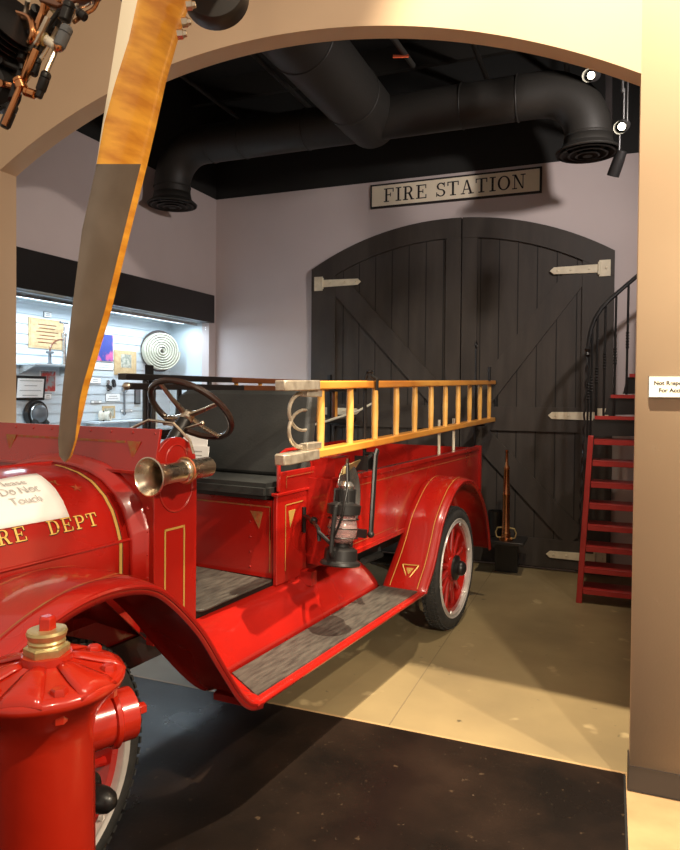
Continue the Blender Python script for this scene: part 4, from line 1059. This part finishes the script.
DE = 1.66
eng = empty('aero_engine', 'old aircraft engine with finned cylinder and copper pipes overhead', 'engine', at(60,-60,DE))
def EP(px, py, dd=0): return at(px,py,DE+dd)-V(eng.location)
def epart(mb, name, label=None, **k):
    o = mb.build(name, None, eng, **k)
    if label: o['label'] = label
    return o
c0 = EP(-14,66,.06); ca = (EP(26,8,-.04)-c0).normalized()
mb = MB().use('black'); pr = [(0,0)]
for k in range(12): h_ = .014*k; pr += [(.05,h_),(.082,h_+.001),(.082,h_+.0035),(.05,h_+.0045)]
pr.append((0,.17))
mb.lathe(c0, ca, pr, 32); epart(mb, 'cylinder', 'black finned cylinder')
mb = MB().use('iron'); mb.lathe(EP(-8,85,-.0), (-fw), [(.05,-.05),(.055,0),(.04,.02),(0,.03)], 24); epart(mb, 'rocker_case')
mb = MB().use('grey'); mb.lathe(EP(60,-120,.1), (-CU+CR*.1), [(.10,0),(.16,.05),(.16,.20),(.10,.24),(.05,.25)],32); epart(mb, 'crankcase', 'dull grey crankcase')
mb = MB().use('wooddark'); mb.prism([EP(40,-10,.0),EP(112,-10,.0),EP(100,3,.0),EP(62,14,.0),EP(44,8,.0)], -fw, .03); epart(mb, 'mount_plate', 'brown mounting plate', bevel=.004)
cop = [([(0,41),(14,44),(28,50),(36,42),(48,18)],.0075,'nickel'),([(9,22),(12,14),(20,15),(30,20),(33,34),(30,42)],.0085,'copper'),([(0,83),(12,86),(22,84),(26,74),(36,50)],.0085,'copper'),
       ([(62,0),(48,5),(40,20),(36,34)],.009,'copper'),([(46,-10),(40,24),(28,60),(18,92),(4,125)],.007,'copper'),([(58,28),(40,60),(26,80)],.0055,'nickel'),([(82,-10),(70,18),(60,40),(46,72)],.0065,'nickel'),
       ([(100,-5),(94,8),(85,14),(74,22)],.005,'copper'),([(76,8),(85,6),(92,2)],.004,'chrome'),([(22,92),(34,94),(40,90)],.006,'nickel'),([(0,108),(10,104),(16,96)],.006,'iron'),([(60,10),(46,30),(34,60),(32,74)],.006,'iron'),([(20,60),(26,40),(32,28)],.008,'iron'),([(0,60),(12,66),(24,70)],.008,'iron'),([(12,100),(18,80),(24,66)],.01,'iron')]
for pts, r_, m_ in cop:
    # soften path
    P = interp([(p[0],p[1]) for p in pts], 4)
    mb = MB().use(m_); mb.tube([EP(p[0],p[1],-.03+.02*sin(i*.3)) for i, p in enumerate(P)], r_, 10); epart(mb, 'pipe' if m_ == 'copper' else 'rod', None)
for pts, r_, m_ in (([(0,20),(10,34),(20,52),(22,70)],.007,'iron'),([(28,0),(24,16),(12,30),(2,34)],.006,'nickel'),([(50,22),(44,34),(30,44),(14,52)],.005,'nickel'),([(0,70),(10,76),(18,88)],.010,'iron'),([(36,8),(32,22),(22,36)],.012,'iron'),([(64,6),(58,22),(50,36)],.009,'iron'),([(90,-4),(80,6),(72,8)],.007,'iron'),([(2,96),(14,94),(26,86)],.005,'nickel'),([(46,0),(54,10),(60,16)],.008,'brass'),([(34,50),(30,66),(20,80),(8,118)],.0045,'nickel')):
    P = interp([(p[0],p[1]) for p in pts], 4)
    mb = MB().use(m_); mb.tube([EP(p[0],p[1],.0+.02*sin(i*.4)) for i, p in enumerate(P)], r_, 10); epart(mb, 'rod', None)
def sleeve(a, b, r_, m_, name, dd=-.03):
    A_, B_ = EP(*a, dd), EP(*b, dd); L_ = (B_-A_).length
    mb = MB().use(m_); mb.lathe(A_, (B_-A_), [(0,0),(r_*.7,0),(r_,L_*.1),(r_,L_*.3),(r_*.85,L_*.33),(r_,L_*.36),(r_,L_*.9),(r_*.7,L_),(0,L_)], 14); epart(mb, name)
sleeve((47,72),(40,92),.012,'iron','spring_sleeve'); sleeve((42,88),(38,98),.009,'iron','fork'); sleeve((38,58),(33,76),.010,'iron','spring_sleeve'); sleeve((14,104),(4,128),.013,'iron','spring_sleeve')
sleeve((70,2),(64,22),.014,'iron','spring_sleeve'); sleeve((68,26),(58,48),.015,'grey','tappet_guide'); sleeve((44,38),(56,47),.011,'ceramic','spark_plug'); sleeve((38,36),(46,40),.016,'brass','plug_nut'); sleeve((24,91),(36,95),.011,'copper','union'); sleeve((78,12),(86,18),.011,'iron','fork')
sleeve((56,42),(61,50),.012,'copper','union'); sleeve((18,78),(23,90),.014,'copper','union'); sleeve((124,-4),(137,14),.014,'chrome','fitting', -.06)
# dark round cowl disc right of the blade
mb = MB().use('grey'); M['disc'] = mat('dark_grey_disc', (.022,.020,.019), .5); mb.mats = ['disc']
mb.lathe(EP(213,-14,.0), -fw, [(.0,-.06),(.075,-.06),(.082,-.05),(.082,.0),(.078,.006),(0,.008)], 40); epart(mb, 'magneto_drum', 'dark grey round drum')
mb = MB().use('iron'); mb.tube([EP(213,-14,.07), EP(100,-80,.1)], .02); mb.tube([EP(185,-110,.08)+V((0,0,0)), EP(60,-110,.1)], .03); epart(mb, 'drive_shaft')
mb = MB().use('iron'); a = EP(60,-120,.1); mb.tube([a, a+V((0,0,1.2))], .015); epart(mb, 'hanging_rod')

# ================================================================== LIGHTS
def spot(loc, aim, e, col_=(1,.80,.56), size=60, blend=.5, rad=.05):
    l = bpy.data.lights.new('spot', 'SPOT'); l.energy = e; l.color = col_; l.spot_size = radians(size); l.spot_blend = blend; l.shadow_soft_size = rad
    o = bpy.data.objects.new('spot', l); col.objects.link(o); o.location = loc
    o.rotation_euler = (V(aim)-V(loc)).to_track_quat('-Z','Y').to_euler(); return o
def area(loc, aim, e, sx, sy, c=(1,1,1)):
    l = bpy.data.lights.new('area', 'AREA'); l.energy = e; l.color = c; l.shape = 'RECTANGLE'; l.size = sx; l.size_y = sy
    o = bpy.data.objects.new('area', l); col.objects.link(o); o.location = loc
    o.rotation_euler = (V(aim)-V(loc)).to_track_quat('-Z','Y').to_euler(); return o
WARM = (1,.84,.62)
spot((-.12,2.0,5.3), (-.45,3.0,0), 1900, WARM, 36, .6, .03)
spot((2.3,1.2,3.9), (-1.0,2.1,.6), 720, WARM, 42, .6, .05)
spot((2.1,.9,3.3), (-3.4,4.4,1.7), 300, (1,.88,.78), 36, .7, .05)
spot((.7,-.2,4.0), (-1.2,1.8,1.0), 190, WARM, 44, .7, .05)
spot((1.5,-.2,2.3), (.30,2.69,.65), 620, (1,.87,.68), 52, .7, .08)
spot((-1.2,-.4,3.6), (-1.3,2.69,3.3), 30, (1,.76,.52), 75, .9, .1)
spot((-.1,3.3,4.0), (-1.3,4.2,1.2), 230, WARM, 80, .8, .04)      # stands in for the bay track heads
spot((.6,3.5,3.1), (-2.2,5.85,2.3), 150, (1,.90,.84), 120, .9, .05)  # unseen fill lamp added past the right edge to brighten the back wall
ca_ = area((XL-.19,4.35,CZ1-.03), (XL-.24,4.35,1.0), 24, .06, 2.5, (.72,.88,1)); ca_.rotation_euler = (0, radians(-6), 0)
w = bpy.data.worlds.new('world'); sc.world = w; w.use_nodes = True
w.node_tree.nodes['Background'].inputs[0].default_value = (1,.80,.62,1); w.node_tree.nodes['Background'].inputs[1].default_value = .5
sc.view_settings.view_transform = 'Standard'; sc.view_settings.look = 'None'; sc.view_settings.gamma = 1; sc.view_settings.exposure = .12
sc.view_settings.use_curve_mapping = False
